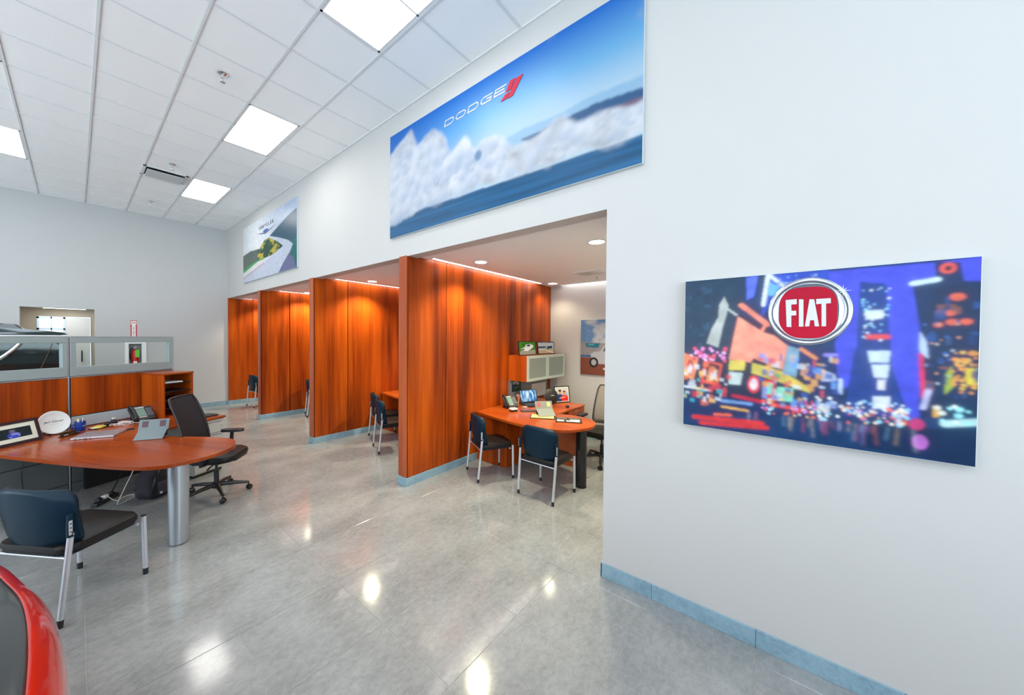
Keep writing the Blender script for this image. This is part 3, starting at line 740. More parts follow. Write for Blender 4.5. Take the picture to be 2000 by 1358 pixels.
def art_truck():
    H_, W_ = 150, 130; A = Art(H_, W_, (120, 165, 220)); n = fbm(H_, W_, 7, 5, 4)
    c = np.clip((n-.42)*4, 0, 1); A.put(c, (218, 222, 232))
    A.draw('p', (172, 168, 176), [(-.1,.40),(1.1,.44),(1.1,.8),(-.1,.75)], soft=1)
    A.draw('p', (50, 130, 160), [(.10,.43),(.42,.43),(.38,.51),(.14,.50)], soft=.6); A.draw('p', (90, 190, 205), [(.15,.44),(.3,.44),(.29,.47),(.16,.47)], soft=.5)
    A.draw('p', (60, 110, 170), [(-.1,.635),(.24,.645),(.24,.68),(-.1,.67)], soft=.6)
    A.draw('p', (148, 84, 62), [(-.1,.68),(1.1,.70),(1.1,1.1),(-.1,1.1)], soft=.8); A.a *= (.84+.32*fbm(H_, W_, 40, 30, 3))[..., None]
    A.draw('p', (208, 212, 222), [(.22,.62),(.30,.58),(.42,.57),(.5,.47),(1.1,.44),(1.1,.80),(.26,.79)], soft=.6)
    A.draw('p', (70, 80, 95), [(.52,.49),(.8,.48),(.8,.57),(.48,.57)], soft=.5)
    for u in (.29, .86):
        A.draw('e', (30,30,36), [(u,.77),(u+.095,.77),(u,.86)], soft=.4); A.draw('e', (200,200,210), [(u,.77),(u+.055,.77),(u,.825)], soft=.5)
    A.draw('p', (212, 40, 52), [(.60,.50),(.80,.48),(.82,.68),(.60,.68)], soft=.5); A.draw('e', (190,140,110), [(.70,.445),(.76,.445),(.70,.485)], soft=.5)
    A.draw('p', (70, 74, 88), [(.61,.68),(.80,.68),(.82,.76),(.62,.77)], soft=.4)
    A.draw('l', (200,150,120), [(.64,.77),(.57,.86)], .05, soft=.4); A.draw('l', (200,150,120), [(.75,.77),(.78,.88)], .05, soft=.4)
    A.draw('l', (240,240,240), [(.50,.875),(.58,.89)], .03, soft=.4); A.draw('l', (240,240,240), [(.74,.90),(.84,.90)], .03, soft=.4)
    return np.clip(A.a, 0, 1)
def art_snap(kind):
    H_, W_ = 56, 64; n = fbm(H_, W_, 8, 8, 3)
    if kind == 'car':
        A = Art(H_, W_, (60, 130, 35)); A.a *= (.5+n)[..., None]
        A.draw('p', (150,150,140), [(0,.72),(1,.62),(1,1),(0,1)], soft=1)
        A.draw('p', (225,228,235), [(.08,.55),(.35,.42),(.42,.22),(.72,.16),(.9,.3),(.85,.45),(.5,.72),(.15,.68)], soft=.6)
        A.draw('p', (40,50,60), [(.42,.32),(.6,.2),(.72,.24),(.6,.38)], soft=.5); A.draw('p', (60,50,55), [(.1,.58),(.3,.52),(.32,.62),(.14,.66)], soft=.5)
    elif kind == 'lot':
        A = Art(H_, W_, (200, 205, 215)); A.put(np.clip((n-.45)*3, 0, 1)*(A.V < .4), (150,170,205))
        A.draw('p', (70,85,110), [(.02,.36),(.5,.36),(.5,.52),(.02,.55)], soft=.7); A.draw('p', (45,70,120), [(.55,.36),(.9,.34),(.92,.55),(.58,.6)], soft=.7)
        A.draw('p', (190,175,150), [(0,.72),(1,.60),(1,1),(0,1)], soft=1); A.draw('p', (90,130,80), [(.45,.55),(.7,.56),(.66,.66),(.5,.66)], soft=.7); A.draw('l', (245,245,245), [(.5,.7),(.95,.97)], .05, soft=.5)
    elif kind == 'family':
        A = Art(H_, W_, (170, 200, 225)); A.draw('p', (215,220,222), [(0,.0),(1,0),(1,.35),(0,.45)], soft=3)
        A.draw('p', (40,70,140), [(.06,.62),(.22,.48),(.5,.5),(.56,1),(.06,1)], soft=.6); A.draw('e', (215,165,140), [(.34,.34),(.45,.34),(.34,.5)], soft=.5); A.draw('e', (70,52,45), [(.34,.23),(.46,.23),(.34,.31)], soft=.5)
        A.draw('p', (225,40,45), [(.42,.66),(.56,.55),(.8,.55),(.94,.72),(.94,1),(.44,1)], soft=.6); A.draw('e', (225,170,140), [(.68,.42),(.79,.42),(.68,.57)], soft=.5); A.draw('e', (130,80,50), [(.68,.31),(.80,.31),(.68,.38)], soft=.5)
        A.draw('l', (225,170,145), [(.3,.78),(.72,.7)], .08, soft=.5)
    elif kind == 'poster':
        A = Art(H_, W_, (16, 80, 56)); A.a *= (.5+n)[..., None]; A.draw('p', (200,225,235), [(.1,.08),(.6,.05),(.55,.3),(.12,.35)], soft=1); A.draw('e', (235,240,245), [(.62,.3),(.75,.3),(.62,.42)], soft=.8)
        A.draw('p', (60,70,150), [(.1,.38),(.4,.36),(.4,.7),(.15,.75)], soft=1); A.draw('l', (225,220,110), [(.35,.68),(.65,.62)], .05, soft=.5); A.draw('p', (235,200,70), [(.75,.0),(1,.0),(1,.15),(.8,.12)], soft=.7)
    elif kind == 'blue_figure':
        A = Art(H_, W_, (38, 52, 58)); A.draw('e', (58,78,205), [(.48,.72),(.66,.72),(.48,1.05)], soft=1); A.draw('e', (150,160,235), [(.52,.6),(.64,.6),(.52,.72)], soft=1); A.draw('e', (120,120,150), [(.46,.3),(.54,.3),(.46,.46)], soft=1)
        A.put(np.clip((n-.5)*3, 0, 1)*A.mask('e', [(.48,.72),(.66,.72),(.48,1.05)]), (170,180,245))
    elif kind == 'screen':
        A = Art(H_, W_, (50, 110, 165)); A.put(np.clip((fbm(H_, W_, 2, 9, 4)-.42)*3, 0, 1), (175,215,240)); A.put(np.clip(A.V*1.5-.8, 0, 1)*.7, (25,70,120))
        A.draw('e', (225,240,250), [(.42,.4),(.5,.4),(.42,.8)], soft=4, k=.6)
    return np.clip(A.a, 0, 1)

def print_grid(name, art, w, h, parent, z=.0, mat=None, label=None):
    """flat printed sheet in the parent's XY plane, centred"""
    H_, W_ = art.shape[:2]
    xs = np.linspace(-w/2, w/2, W_); ys = np.linspace(h/2, -h/2, H_)
    X, Y = np.meshgrid(xs, ys); co = np.stack([X, Y, np.full_like(X, z)], -1).reshape(-1, 3)
    idx = np.arange(H_*W_).reshape(H_, W_)
    q = np.stack([idx[:-1, :-1], idx[1:, :-1], idx[1:, 1:], idx[:-1, 1:]], -1).reshape(-1, 4)
    me = bpy.data.meshes.new(name)
    me.vertices.add(len(co)); me.vertices.foreach_set('co', co.ravel())
    me.loops.add(q.size); me.loops.foreach_set('vertex_index', q.ravel())
    me.polygons.add(len(q)); me.polygons.foreach_set('loop_start', np.arange(0, q.size, 4)); me.polygons.foreach_set('loop_total', np.full(len(q), 4))
    me.update(calc_edges=True)
    ca = me.color_attributes.new('print', 'FLOAT_COLOR', 'POINT')
    rgba = np.ones((H_*W_, 4), np.float32); rgba[:, :3] = art.reshape(-1, 3); ca.data.foreach_set('color', rgba.ravel())
    me.materials.append(mat or M['print'])
    o = bpy.data.objects.new(name, me); COL.objects.link(o); o.parent = parent
    if label: o['label'] = label
    return o
def lettering(name, txt, size, mat, parent, loc, sx=1.0, shear=0.0, rz=0.0, ext=.0015, bold=0.0, space=1.0, align='CENTER', rx=0.0):
    cu = bpy.data.curves.new(name, 'FONT'); cu.body = txt; cu.size = size; cu.shear = shear; cu.extrude = ext; cu.offset = bold; cu.space_character = space
    cu.align_x = align; cu.align_y = 'CENTER'; cu.resolution_u = 3
    ob = bpy.data.objects.new(name, cu); COL.objects.link(ob)
    me = bpy.data.meshes.new_from_object(ob.evaluated_get(bpy.context.evaluated_depsgraph_get()))
    bpy.data.objects.remove(ob); me.name = name; me.materials.clear(); me.materials.append(mat)
    o = bpy.data.objects.new(name, me); COL.objects.link(o); o.parent = parent; o.location = loc; o.scale = (sx, 1, 1); o.rotation_euler = (rx, 0, rz)
    return o
WALLROT = Matrix(((0, 0, -1), (-1, 0, 0), (0, 1, 0))).to_euler()     # local x: right as seen, y: up, z: out of the long wall

def board(name, label, yc, zc, w, h, th, art, x0=0.0, cat='wall picture', ink=None):
    t = thing(name, label, cat, (x0, yc, zc)); t.rotation_euler = WALLROT
    G().box((-w/2, -h/2, 0), (w/2, h/2, th), .003).build('panel', M['edge_white'], t)
    print_grid('print', art, w-.006, h-.006, t, th+.0008, ink)
    return t

# --- city picture with the round emblem
tw, tv = 1.145, .938
city = board('wall_picture', 'landscape picture of a neon city street at night with round red emblem', -.0925, 1.753, tw, tv, .05, art_city(), ink=printmat('city_print', .3, .74))
def uv(p): return ((p[0]-.5)*tw, (.5-p[1])*tv)
def ell(c, rx, ry, n=56, pw=1.0):
    out = []
    for k in range(n):
        a = 2*math.pi*k/n; ca, sa = math.cos(a), math.sin(a)
        out.append((c[0]+rx*math.copysign(abs(ca)**pw, ca), c[1]+ry*math.copysign(abs(sa)**pw, sa)))
    return out
def ringmesh(o, i, z):
    g = G(); n = len(o)
    A = [g.bm.verts.new((x, y, z[0])) for x, y in o]; B = [g.bm.verts.new(((a[0]+b[0])/2, (a[1]+b[1])/2, z[1])) for a, b in zip(o, i)]; Cc = [g.bm.verts.new((x, y, z[2])) for x, y in i]
    for P, Q in ((A, B), (B, Cc)):
        for k in range(n): g.bm.faces.new((P[k], P[(k+1)%n], Q[(k+1)%n], Q[k]))
    return g
ec = uv((.514, .237)); rx, ry = .148*tw, .196*tv
silver_ink = plain('emblem_silver', (.42,.45,.50), .2, metal=.8); dark_ink = plain('emblem_dark', (.06,.07,.09), .25, metal=.3)
red_ink = plain('emblem_red', (.40,.004,.025), .5, spec=.15, var=.25, vscale=7); wht_ink = plain('emblem_white', (.56,.57,.59), .35)
ringmesh(ell(ec, rx, ry), ell(ec, rx*.90, ry*.89), (.0525, .061, .057)).build('emblem_ring', silver_ink, city, 'all')
G().prism(ell(ec, rx*.90, ry*.89), .051, .0525).build('emblem_field', dark_ink, city)
ringmesh(ell(ec, rx*.86, ry*.85), ell(ec, rx*.70, ry*.80, pw=.8), (.0535, .058, .054)).build('emblem_ring', silver_ink, city, 'all')
rc = uv((.5105, .243))
G().prism(ell(rc, rx*.685, ry*.755, pw=.62), .053, .0555).build('emblem_shield', red_ink, city)
for L in ([(.433,.165),(.473,.162),(.474,.192),(.454,.193),(.455,.23),(.472,.23),(.473,.257),(.455,.258),(.456,.326),(.439,.325)], [(.481,.164),(.497,.166),(.499,.324),(.483,.324)],
          [(.504,.323),(.518,.167),(.534,.168),(.553,.324),(.538,.323),(.535,.288),(.522,.288),(.519,.323)], [(.541,.167),(.589,.166),(.59,.194),(.574,.195),(.576,.323),(.561,.324),(.559,.195),(.541,.197)]):
    G().prism([uv(p) for p in L], .056, .0575).build('letter', wht_ink, city)
sp = uv((.628, .128))
star = []
for k in range(16):
    a = math.pi*k/8; r = (.034 if k % 4 == 0 else .022) if k % 2 == 0 else .006
    star.append((sp[0]+r*math.cos(a), sp[1]+r*math.sin(a)))
G().prism(star, .059, .0595).build('sparkle', wht_ink, city)

# --- smoke billboard
dw, dh = 3.025, 1.285
dod = board('wall_billboard', 'wide billboard of white tyre smoke under blue sky with red stripes', 2.2725, 3.7275, dw, dh, .03, art_smoke())
def uvd(p): return ((p[0]-.5)*dw, (.5-p[1])*dh)
sil2 = plain('letter_silver', (.46,.49,.50), .3, metal=.1); red2 = plain('stripe_red', (.50,.02,.045), .5, spec=.15)
x0_, y0_ = uvd((.327, .203)); x1_, y1_ = uvd((.610, .152)); lw_ = (x1_-x0_)/5.35; lh = .068
def letter(ch, x, y, w_, h_, t=.013, sh=.32):
    S = lambda a, b: (x+a*w_+b*h_*sh, y+b*h_)
    tt = t/h_; tw_ = t/w_
    if ch == 'D': segs = [[(0,0),(tw_,0),(tw_,1),(0,1)], [(0,0),(.75,0),(.95,.28),(.95-tw_,.34),(.72,tt),(0,tt)], [(0,1-tt),(.72,1-tt),(.95-tw_,.66),(.95,.72),(.75,1),(0,1)], [(.95-tw_,.30),(.95,.26),(.95,.74),(.95-tw_,.70)]]
    elif ch == 'O': segs = [[(.2,0),(.75,0),(.72,tt),(.23,tt)], [(.2,1),(.75,1),(.72,1-tt),(.23,1-tt)], [(0,.28),(.2,0),(.23,tt),(tw_,.34),(tw_,.66),(.23,1-tt),(.2,1),(0,.72)], [(.95,.28),(.75,0),(.72,tt),(.95-tw_,.34),(.95-tw_,.66),(.72,1-tt),(.75,1),(.95,.72)]]
    elif ch == 'G': segs = [[(.2,0),(.95,0),(.95,tt),(.23,tt)], [(.2,1),(.95,1),(.95,1-tt),(.23,1-tt)], [(0,.28),(.2,0),(.23,tt),(tw_,.34),(tw_,.66),(.23,1-tt),(.2,1),(0,.72)], [(.95-tw_,0),(.95,0),(.95,.5),(.95-tw_,.5)], [(.5,.5-tt/2),(.95,.5-tt/2),(.95,.5+tt/2),(.5,.5+tt/2)]]
    else: segs = [[(0,0),(tw_,0),(tw_,1),(0,1)], [(0,0),(.9,0),(.9,tt),(0,tt)], [(0,.5-tt/2),(.8,.5-tt/2),(.8,.5+tt/2),(0,.5+tt/2)], [(0,1-tt),(.9,1-tt),(.9,1),(0,1)]]
    g = G()
    for q, sg in enumerate(segs): g.prism([S(*p) for p in sg], .0310, .0335+.0001*q)
    return g
for k, ch in enumerate('DODGE'):
    letter(ch, x0_+k*lw_*1.07, y0_+(y1_-lh*0-y0_)*0.0 + k*.004, lw_*.92, lh).build('letter', sil2, dod)
for pts in ([(.643,.139),(.665,.137),(.628,.249),(.606,.251)], [(.619,.133),(.638,.134),(.621,.197),(.601,.198)], [(.600,.211),(.616,.211),(.602,.248),(.582,.248)]):
    G().prism([uvd(p) for p in pts], .0345, .0365).build('stripe', red2, dod)

# --- coastal road billboard
chb = board('wall_billboard', 'smaller looking billboard of a winding coastal road, farther along the white wall', 8.165, 3.7225, 3.07, 1.275, .03, art_road(), ink=printmat('road_print', .35, .76))
def uvc(p): return ((p[0]-.5)*3.07, (.5-p[1])*1.275)
ink = plain('dark_ink', (.05,.05,.06), .4); blue_ink = plain('blue_ink', (.05,.10,.30), .4)
a, b = uvc((.353, .160)), uvc((.635, .162))
for k, ch in enumerate('CHRYSLER'): lettering('letter', ch, .095, ink, chb, (a[0]+.05+(b[0]-a[0]-.1)*k/7, a[1], .032), sx=1.1, bold=.003)
wc = uvc((.49, .255))
wing = [(-.56,.035),(-.30,.012),(-.12,-.012),(0,-.03),(.12,-.012),(.30,.012),(.56,.035),(.30,-.012),(.12,-.04),(0,-.055),(-.12,-.04),(-.30,-.012)]
G().prism([(wc[0]+x, wc[1]+y) for x, y in wing], .0315, .033).build('emblem_wings', plain('wing_silver', (.20,.25,.34), .3, metal=.5), chb)
G().prism(ell((wc[0], wc[1]+.01), .15, .035, 28), .032, .0345).build('emblem_badge', blue_ink, chb)
# --- office picture
board('wall_picture', 'unframed photo of a white pickup truck and a red shirted runner on the office wall', 2.82-.44, 1.675, .88, 1.01, .025, art_truck(), x0=XB)
# ------------------------------------------------------------------ guest chairs
def rrect(x0, y0, x1, y1, r, n=5):
    out = []
    for cx_, cy_, a0 in ((x1-r, y1-r, 0), (x0+r, y1-r, 90), (x0+r, y0+r, 180), (x1-r, y0+r, 270)):
        for k in range(n+1):
            a = math.radians(a0+90*k/n); out.append((cx_+r*math.cos(a), cy_+r*math.sin(a)))
    return out
def guest_chair(label, loc, rz):
    t = thing('guest_chair', label, 'chair', loc, rz, 'black guest chairs with silver legs')
    P = []
    for i in range(13):
        v = -1+2*i/12; row = []
        wv = .240*(1-.26*max(0, (abs(v)-.62)/.38)**2.6)*(1-.03*(1-v)/2)
        for j in range(15):
            u = -1+2*j/14
            z = .635+.20*v - (.02*u*u if v > 0 else -.012*u*u)
            x = -.185-.05*(v+1)/2 - .012*math.cos(v*1.5) + .075*u*u*abs(u)**.6
            row.append((x, u*wv, z))
        P.append(row)
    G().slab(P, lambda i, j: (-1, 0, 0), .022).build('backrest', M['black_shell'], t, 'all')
    Q = [[(p[0]+.016*(1-(2*j/14-1)**4)*(1-(2*i/12-1)**4)+.001, p[1]*.94, .635+(p[2]-.635)*.93) for j, p in enumerate(row)] for i, row in enumerate(P)]
    G().slab(Q, lambda i, j: (-1, 0, 0), .004).build('back_pad', M['vinyl'], t, 'all')
    g = G().prism(rrect(-.215, -.228, .235, .228, .075), .418, .468, .018)
    g.build('seat', M['vinyl'], t, True)
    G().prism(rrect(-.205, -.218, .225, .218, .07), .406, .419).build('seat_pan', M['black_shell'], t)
    for s in (-1, 1):
        l = G().tube([(-.248, s*.232, .05), (-.212, s*.240, .44), (-.202, s*.243, .56)], .0145, 12).build('leg', M['silver'], t, True)
        G().tube([(-.2525, s*.231, .004), (-.248, s*.232, .052)], .0155, 12).build('foot_cap', M['black'], l, True)
        G().tube([(-.253, s*.231, 0), (-.2525, s*.231, .005)], .0145, 10).build('glide', M['white'], l)
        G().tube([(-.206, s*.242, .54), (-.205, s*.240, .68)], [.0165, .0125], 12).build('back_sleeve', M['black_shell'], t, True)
        br = G().box((-.222, s*.2545, .555), (-.204, s*.2570, .645), .001, seg=1).build('bracket', M['silver'], t)
        for z in (.575, .60, .625): G().lathe([(.0045, 0), (.0045, .0006)], (-.213, s*.257 if s > 0 else s*.257-.0006, z), 10, 'Y').build('screw', M['black'], br)
        l = G().tube([(.232, s*.236, .05), (.226, s*.232, .445)], .0145, 12).build('leg', M['silver'], t, True)
        G().tube([(.2325, s*.236, .004), (.232, s*.236, .052)], .0155, 12).build('foot_cap', M['black'], l, True)
        G().tube([(.2325, s*.236, 0), (.2325, s*.236, .005)], .0145, 10).build('glide', M['white'], l)
        G().lathe([(.0155, 0), (.0155, .006)], (.226, s*.232, .445), 12).build('leg_cap', M['black'], l)
        G().tube([(-.20, s*.19, .40), (.19, s*.19, .405)], .008, 8).build('seat_rail', M['black'], t, True)
    G().tube([(-.20, -.23, .398), (-.20, .23, .398)], .007, 8).build('cross_rail', M['silver'], t, True)
    G().tube([(.19, -.23, .400), (.19, .23, .400)], .009, 8).build('cross_rail', M['silver'], t, True)
    return t
proto = guest_chair('black guest chair with silver legs beside the red car, at the round ended table', (-2.684, 3.776, 0), math.radians(35))
proto.scale = (1.05, 1.22, 1.03)
def more_chair(label, loc, deg):
    c = copy_tree(proto); c.scale = (1, 1, 1); c.location = loc; c.rotation_euler = (0, 0, math.radians(deg)); c['label'] = label
more_chair('black guest chair nearest the white wall edge, at the nearest office desk', (.995, 2.08, 0), -2)
more_chair('black guest chair close to the nearest wood partition, at the nearest office desk', (.985, 2.94, 0), -30)
more_chair('black guest chair in the second office, nearer of the two behind the wood end panel', (.745, 4.84, 0), -22)
more_chair('black guest chair in the second office, hard against the wood partition behind the other', (1.03, 5.44, 0), -22)
more_chair('black guest chair in the third office, only one leg peeking past the partition edge', (1.05, 8.18, 0), -18)
more_chair('black guest chair standing in the farthest office near the grey end wall', (.52, 10.30, 0), 4)

# ------------------------------------------------------------------ swivel chairs
def task_chair(label, loc, deg, back_mat, seat_mat, bh=.5):
    t = thing('task_chair', label, 'chair', loc, math.radians(deg))
    b = G().lathe([(.045, .085), (.05, .10), (.042, .13), (.03, .135)], n=18)
    b.build('base_hub', M['black'], t, True)
    for k in range(5):
        a = math.radians(20+72*k); d = Vector((math.cos(a), math.sin(a), 0))
        G().tube([d*.03+Vector((0,0,.118)), d*.17+Vector((0,0,.108)), d*.315+Vector((0,0,.085))], [.026, .022, .015], 8).build('base_leg', M['black'], t, True)
        c = G().tube([d*.312+Vector((0,0,.06)), d*.312+Vector((0,0,.09))], .008, 8).build('caster', M['black'], t, True)
        q = Matrix.Rotation(a+.9, 4, 'Z'); off = d*.318
        for s in (-1, 1):
            G().lathe([(.012, -.009), (.027, -.008), (.029, 0), (.027, .008), (.012, .009)], (0, s*.014, 0), 16, 'Y', M=Matrix.Translation((off.x, off.y, .030)) @ q).build('wheel', M['black_gloss'], c, True)
    G().tube([(0, 0, .12), (0, 0, .27)], .026, 14).build('gas_column', M['black'], t, True)
    G().tube([(0, 0, .26), (0, 0, .385)], .015, 12).build('gas_piston', M['black_gloss'], t, True)
    G().box((-.14, -.09, .375), (.12, .09, .425), .015).build('mechanism', M['black'], t)
    G().tube([(.05, -.06, .40), (.05, -.22, .39), (.05, -.27, .375)], .008, 8).build('lever', M['black'], t, True)
    G().lathe([(.03, 0), (.036, .01), (.036, .05), (.03, .06)], (.10, -.03, .40), 14, 'Y').build('tension_knob', M['black'], t, True)
    g = G().prism(rrect(-.23, -.245, .27, .245, .12, 6), .425, .50, .028); g.build('seat', seat_mat, t, True)
    P = []
    for i in range(11):
        v = i/10; row = []
        for j in range(11):
            u = -1+2*j/10; w_ = .235*(1-.10*v)*(1-.10*max(0, abs(2*v-1)-.8)/.2)
            row.append((-.235-.17*v**1.1+.05*u*u+.03*math.sin(v*math.pi), u*w_, .54+bh*v))
        P.append(row)
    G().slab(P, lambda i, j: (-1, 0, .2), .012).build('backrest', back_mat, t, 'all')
    rim = [Vector(P[0][j]) for j in range(11)] + [Vector(P[i][-1]) for i in range(1, 11)] + [Vector(P[-1][j]) for j in range(9, -1, -1)] + [Vector(P[i][0]) for i in range(9, 0, -1)]
    G().tube([p+Vector((-.006, 0, 0)) for p in rim], .012, 8, close=True).build('back_frame', M['black'], t, 'all')
    G().tube([(-.10, 0, .41), (-.25, 0, .42), (-.29, 0, .55), (-.33, 0, .72)], [.02, .022, .022, .014], 8).build('back_post', M['black'], t, True)
    for s in (-1, 1):
        a = G().tube([(0, s*.20, .415), (0, s*.29, .43), (.01, s*.30, .50), (.02, s*.30, .655)], [.016, .018, .022, .020], 8).build('armrest', M['black'], t, True)
        G().prism(rrect(-.10, s*.30-.045, .15, s*.30+.045, .035), .655, .685, .008).build('arm_pad', M['black'], a, True)
    return t
task_chair('black mesh swivel chair with arms behind the round ended table', (-1.60, 4.93, 0), -40, M['mesh_fab'], M['vinyl'], .60)
task_chair('grey mesh swivel chair half hidden behind the white wall edge', (2.42, 1.98, 0), 178, M['mesh_grey'], M['vinyl'], .56)

# ------------------------------------------------------------------ rotated workstation in the showroom (local x along the divider, local y away from the camera)
CTH = math.radians(25); CO = Vector((-2.6, 6.2138, 0))
def cl(s, n, z=0.0): return (CO.x + s*math.cos(CTH) + n*math.sin(CTH), CO.y + s*math.sin(CTH) - n*math.cos(CTH), z)
def cthing(name, label, cat, s, n, z=0.0, rz=0.0, group=None): return thing(name, label, cat, cl(s, n, z), CTH + rz, group)
DIV = -.13      # divider plane (n)
def divider(label, s0, s1, endcap):
    t = cthing('office_divider', label, 'divider', s0, DIV, group='workstation dividers'); L = s1-s0
    def b(name, x0, x1, z0, z1, m_, y0=-.03, y1=.03, bev=.003): return G().box((x0, y0, z0), (x1, y1, z1), bev, seg=1).build(name, m_, t)
    b('top_rail', 0, L, 1.745, 1.815, M['rail']); b('cap', 0, L, 1.815, 1.825, M['alu'])
    b('lower_rail', 0, L, 1.352, 1.462, M['rail'])
    b('side_rail', 0, .05, 1.462, 1.745, M['rail']); b('side_rail', L-.045, L, 1.462, 1.745, M['rail'])
    b('glass_pane', .05, L-.045, 1.462, 1.745, M['glass'], -.003, .003, 0)
    b('trim_strip', 0, L, 1.336, 1.346, M['alu'])
    b('core', .004, L-.004, .02, 1.35, M['black'], -.018, .018, 0)
    b('wood_panel', .006, L-.006, .885, 1.333, M['wood'], -.03, -.018, .002); b('wood_panel', .006, L-.006, .885, 1.333, M['wood'], .018, .03, .002)
    for y0, y1 in ((-.03, -.018), (.018, .03)):
        b('fabric_panel', .006, L-.006, .745, .875, M['fabric_light'], y0, y1, .002)
        b('fabric_panel', .006, L-.006, .415, .735, M['fabric_grey'], y0, y1, .002)
        b('fabric_panel', .006, L-.006, .10, .407, M['fabric_grey'], y0, y1, .002)
        b('kick_plate', .006, L-.006, 0.0, .092, M['fabric_grey'], y0, y1, .002)
    if endcap: b('end_post', L, L+.018, 0, 1.822, M['rail'])
    else: b('end_post', L+.002, L+.017, 0, 1.815, M['alu'], -.026, .026)
    return t
divider('grey framed glass and wood divider ending at the left photo edge', -1.75, -.083, False)
divider('grey framed glass and wood divider ending beside the bookcase', -.062, 1.005, True)

# round ended table
tp = [(-.88,-.10),(-.82,.54),(-.767,1.30),(-.70,1.89),(-.62,2.17),(-.46,2.30),(-.234,2.355),(-.012,2.30),(.125,2.167),(.19,2.0),(.156,1.70),(.056,1.30),(.012,1.0),(.005,-.10)]
t = cthing('table', 'round ended cherry wood desk with a silver column leg', 'desk', 0, 0)
curve = tp[:2] + [tuple(q) for q in catmull([Vector(p) for p in tp[1:13]], 5, False)][1:] + [tp[-1]]
G().prism([(a, -b) for a, b in curve], .708, .738, .004).build('tabletop', M['wood_x'], t)
leg = G().lathe([(.070, .008), (.071, .10), (.074, .45), (.077, .71)], (-.44, -2.20, 0), 28).build('leg', M['alu'], t, True)
G().lathe([(.058, 0), (.058, .01)], (-.44, -2.20, 0), 20).build('foot', M['black'], leg)
G().box((-.86, .05, .60), (.0, .07, .705)).build('apron', M['black'], t)
# return desk with bookcase and drawer pedestal
t = cthing('return_desk', 'cherry wood return worktop under the bookcase', 'desk', 0, 0)
G().box((.008, -.90, .708), (1.02, .10, .738), .004).build('worktop', M['wood_x'], t)
G().box((.02, .02, 0), (.60, .06, .706)).build('modesty_panel', M['black'], t)
t = cthing('drawer_pedestal', 'light grey metal drawer pedestal behind the swivel chair', 'cabinet', .60, .88)
G().box((0, 0, .03), (.405, .62, .705), .004).build('body', M['metal_grey'], t)
for z0, z1 in ((.53, .69), (.36, .52), (.05, .35)):
    d = G().box((.004, -.02, z0), (.401, -.001, z1), .003, seg=1).build('drawer', M['metal_grey'], t)
    G().box((.05, -.024, z1-.018), (.355, -.0195, z1-.006)).build('pull', M['alu'], d)
G().lathe([(.008, 0), (.008, .004)], (.36, -.026, .62), 12, 'Y').build('lock', M['chrome'], t)
G().box((.02, .02, 0), (.385, .6, .03)).build('plinth', M['black'], t)
t = cthing('bookcase', 'cherry wood paper sorter with open shelves on the return desk', 'bookcase', .60, .36, .738)
G().box((0, .0, 0), (.02, .42, .575), .002, seg=1).build('side_panel', M['wood'], t); G().box((.35, .0, 0), (.37, .42, .575), .002, seg=1).build('side_panel', M['wood'], t)
G().box((-.004, -.006, .575), (.374, .424, .597), .002, seg=1).build('top_panel', M['wood_x'], t); G().box((.02, .40, 0), (.35, .418, .575)).build('back_panel', M['wood'], t)
G().box((.02, .01, 0), (.35, .40, .018)).build('bottom_panel', M['wood_x'], t)
for z in (.12, .23, .34, .45): G().box((.02, .015, z), (.35, .40, z+.010)).build('shelf', M['black'], t)
t = cthing('paper_stack', 'thin white paper stack on the top shelf of the bookcase', 'papers', .63, .34, 1.199)
for k in range(3): G().box((0, .02, k*.005), (.23, .32, k*.005+.004), M=Matrix.Rotation(.03*(k-1), 4, 'Z')).build('sheet', M['paper'], t)
t = cthing('binder', 'black flat binder at the right end of the return desk', 'binder', .86, .72, .7385)
G().box((-.13, -.09, 0), (.13, .09, .004), .001, seg=1).build('cover', M['black'], t); G().box((-.125, -.085, .0045), (.125, .085, .014)).build('pages', plain('dark_pages', (.05,.05,.05), .8), t); G().box((-.13, -.09, .0145), (.13, .09, .018), .001, seg=1).build('cover', M['black'], t)

TZ = .7385
# laptop (closed)
t = cthing('laptop', 'closed silver grey laptop on the round ended desk', 'laptop', -.14, .56, TZ, math.radians(-50))
G().box((-.17, -.14, .003), (.17, .14, .014), .003).build('base', plain('laptop_silver', (.66,.66,.70), .35, metal=.5), t)
G().box((-.17, -.14, .0145), (.17, .14, .022), .003).build('lid', plain('laptop_lid', (.46,.43,.46), .35, metal=.6), t)
for k, (x, w_) in enumerate(((-.14, .02), (-.10, .012), (-.07, .03), (-.02, .012))): G().box((x, -.1405, .006), (x+w_, -.139, .011)).build('port', M['black'], t)
for k in range(3): G().lathe([(.004, .0221), (.004, .0224)], (-.014+.014*k, 0, 0), 10).build('logo_mark', M['black'], t)
# tablet in folding cover
def tablet(label, loc, rz, c1, tabs):
    t = thing('tablet', label, 'tablet', loc, rz)
    R = Matrix.Rotation(math.radians(-22), 4, 'X')
    G().box((-.125, -.006, 0), (.125, .006, .175), .003, M=Matrix.Translation((0, .03, .012)) @ R).build('screen_body', M['black'], t)
    G().box((-.13, -.012, .065), (.13, -.007, .182), .002, M=Matrix.Translation((0, .03, .012)) @ R).build('cover', c1, t)
    a = Matrix.Translation((0, .03, .012)) @ R @ Vector((0, -.012, .068))
    G().slab([[(-.122, a.y, a.z), (.122, a.y, a.z)], [(-.122, -.075, .004), (.122, -.075, .004)]], lambda i, j: (0, .4, 1), .004).build('cover_flap', c1, t)
    for x in (-.075, .075):
        G().box((x-.026, -.0132, .10), (x+.026, -.0122, .165), M=Matrix.Translation((0, .03, .012)) @ R).build('tab', tabs[x > 0], t)
    return t
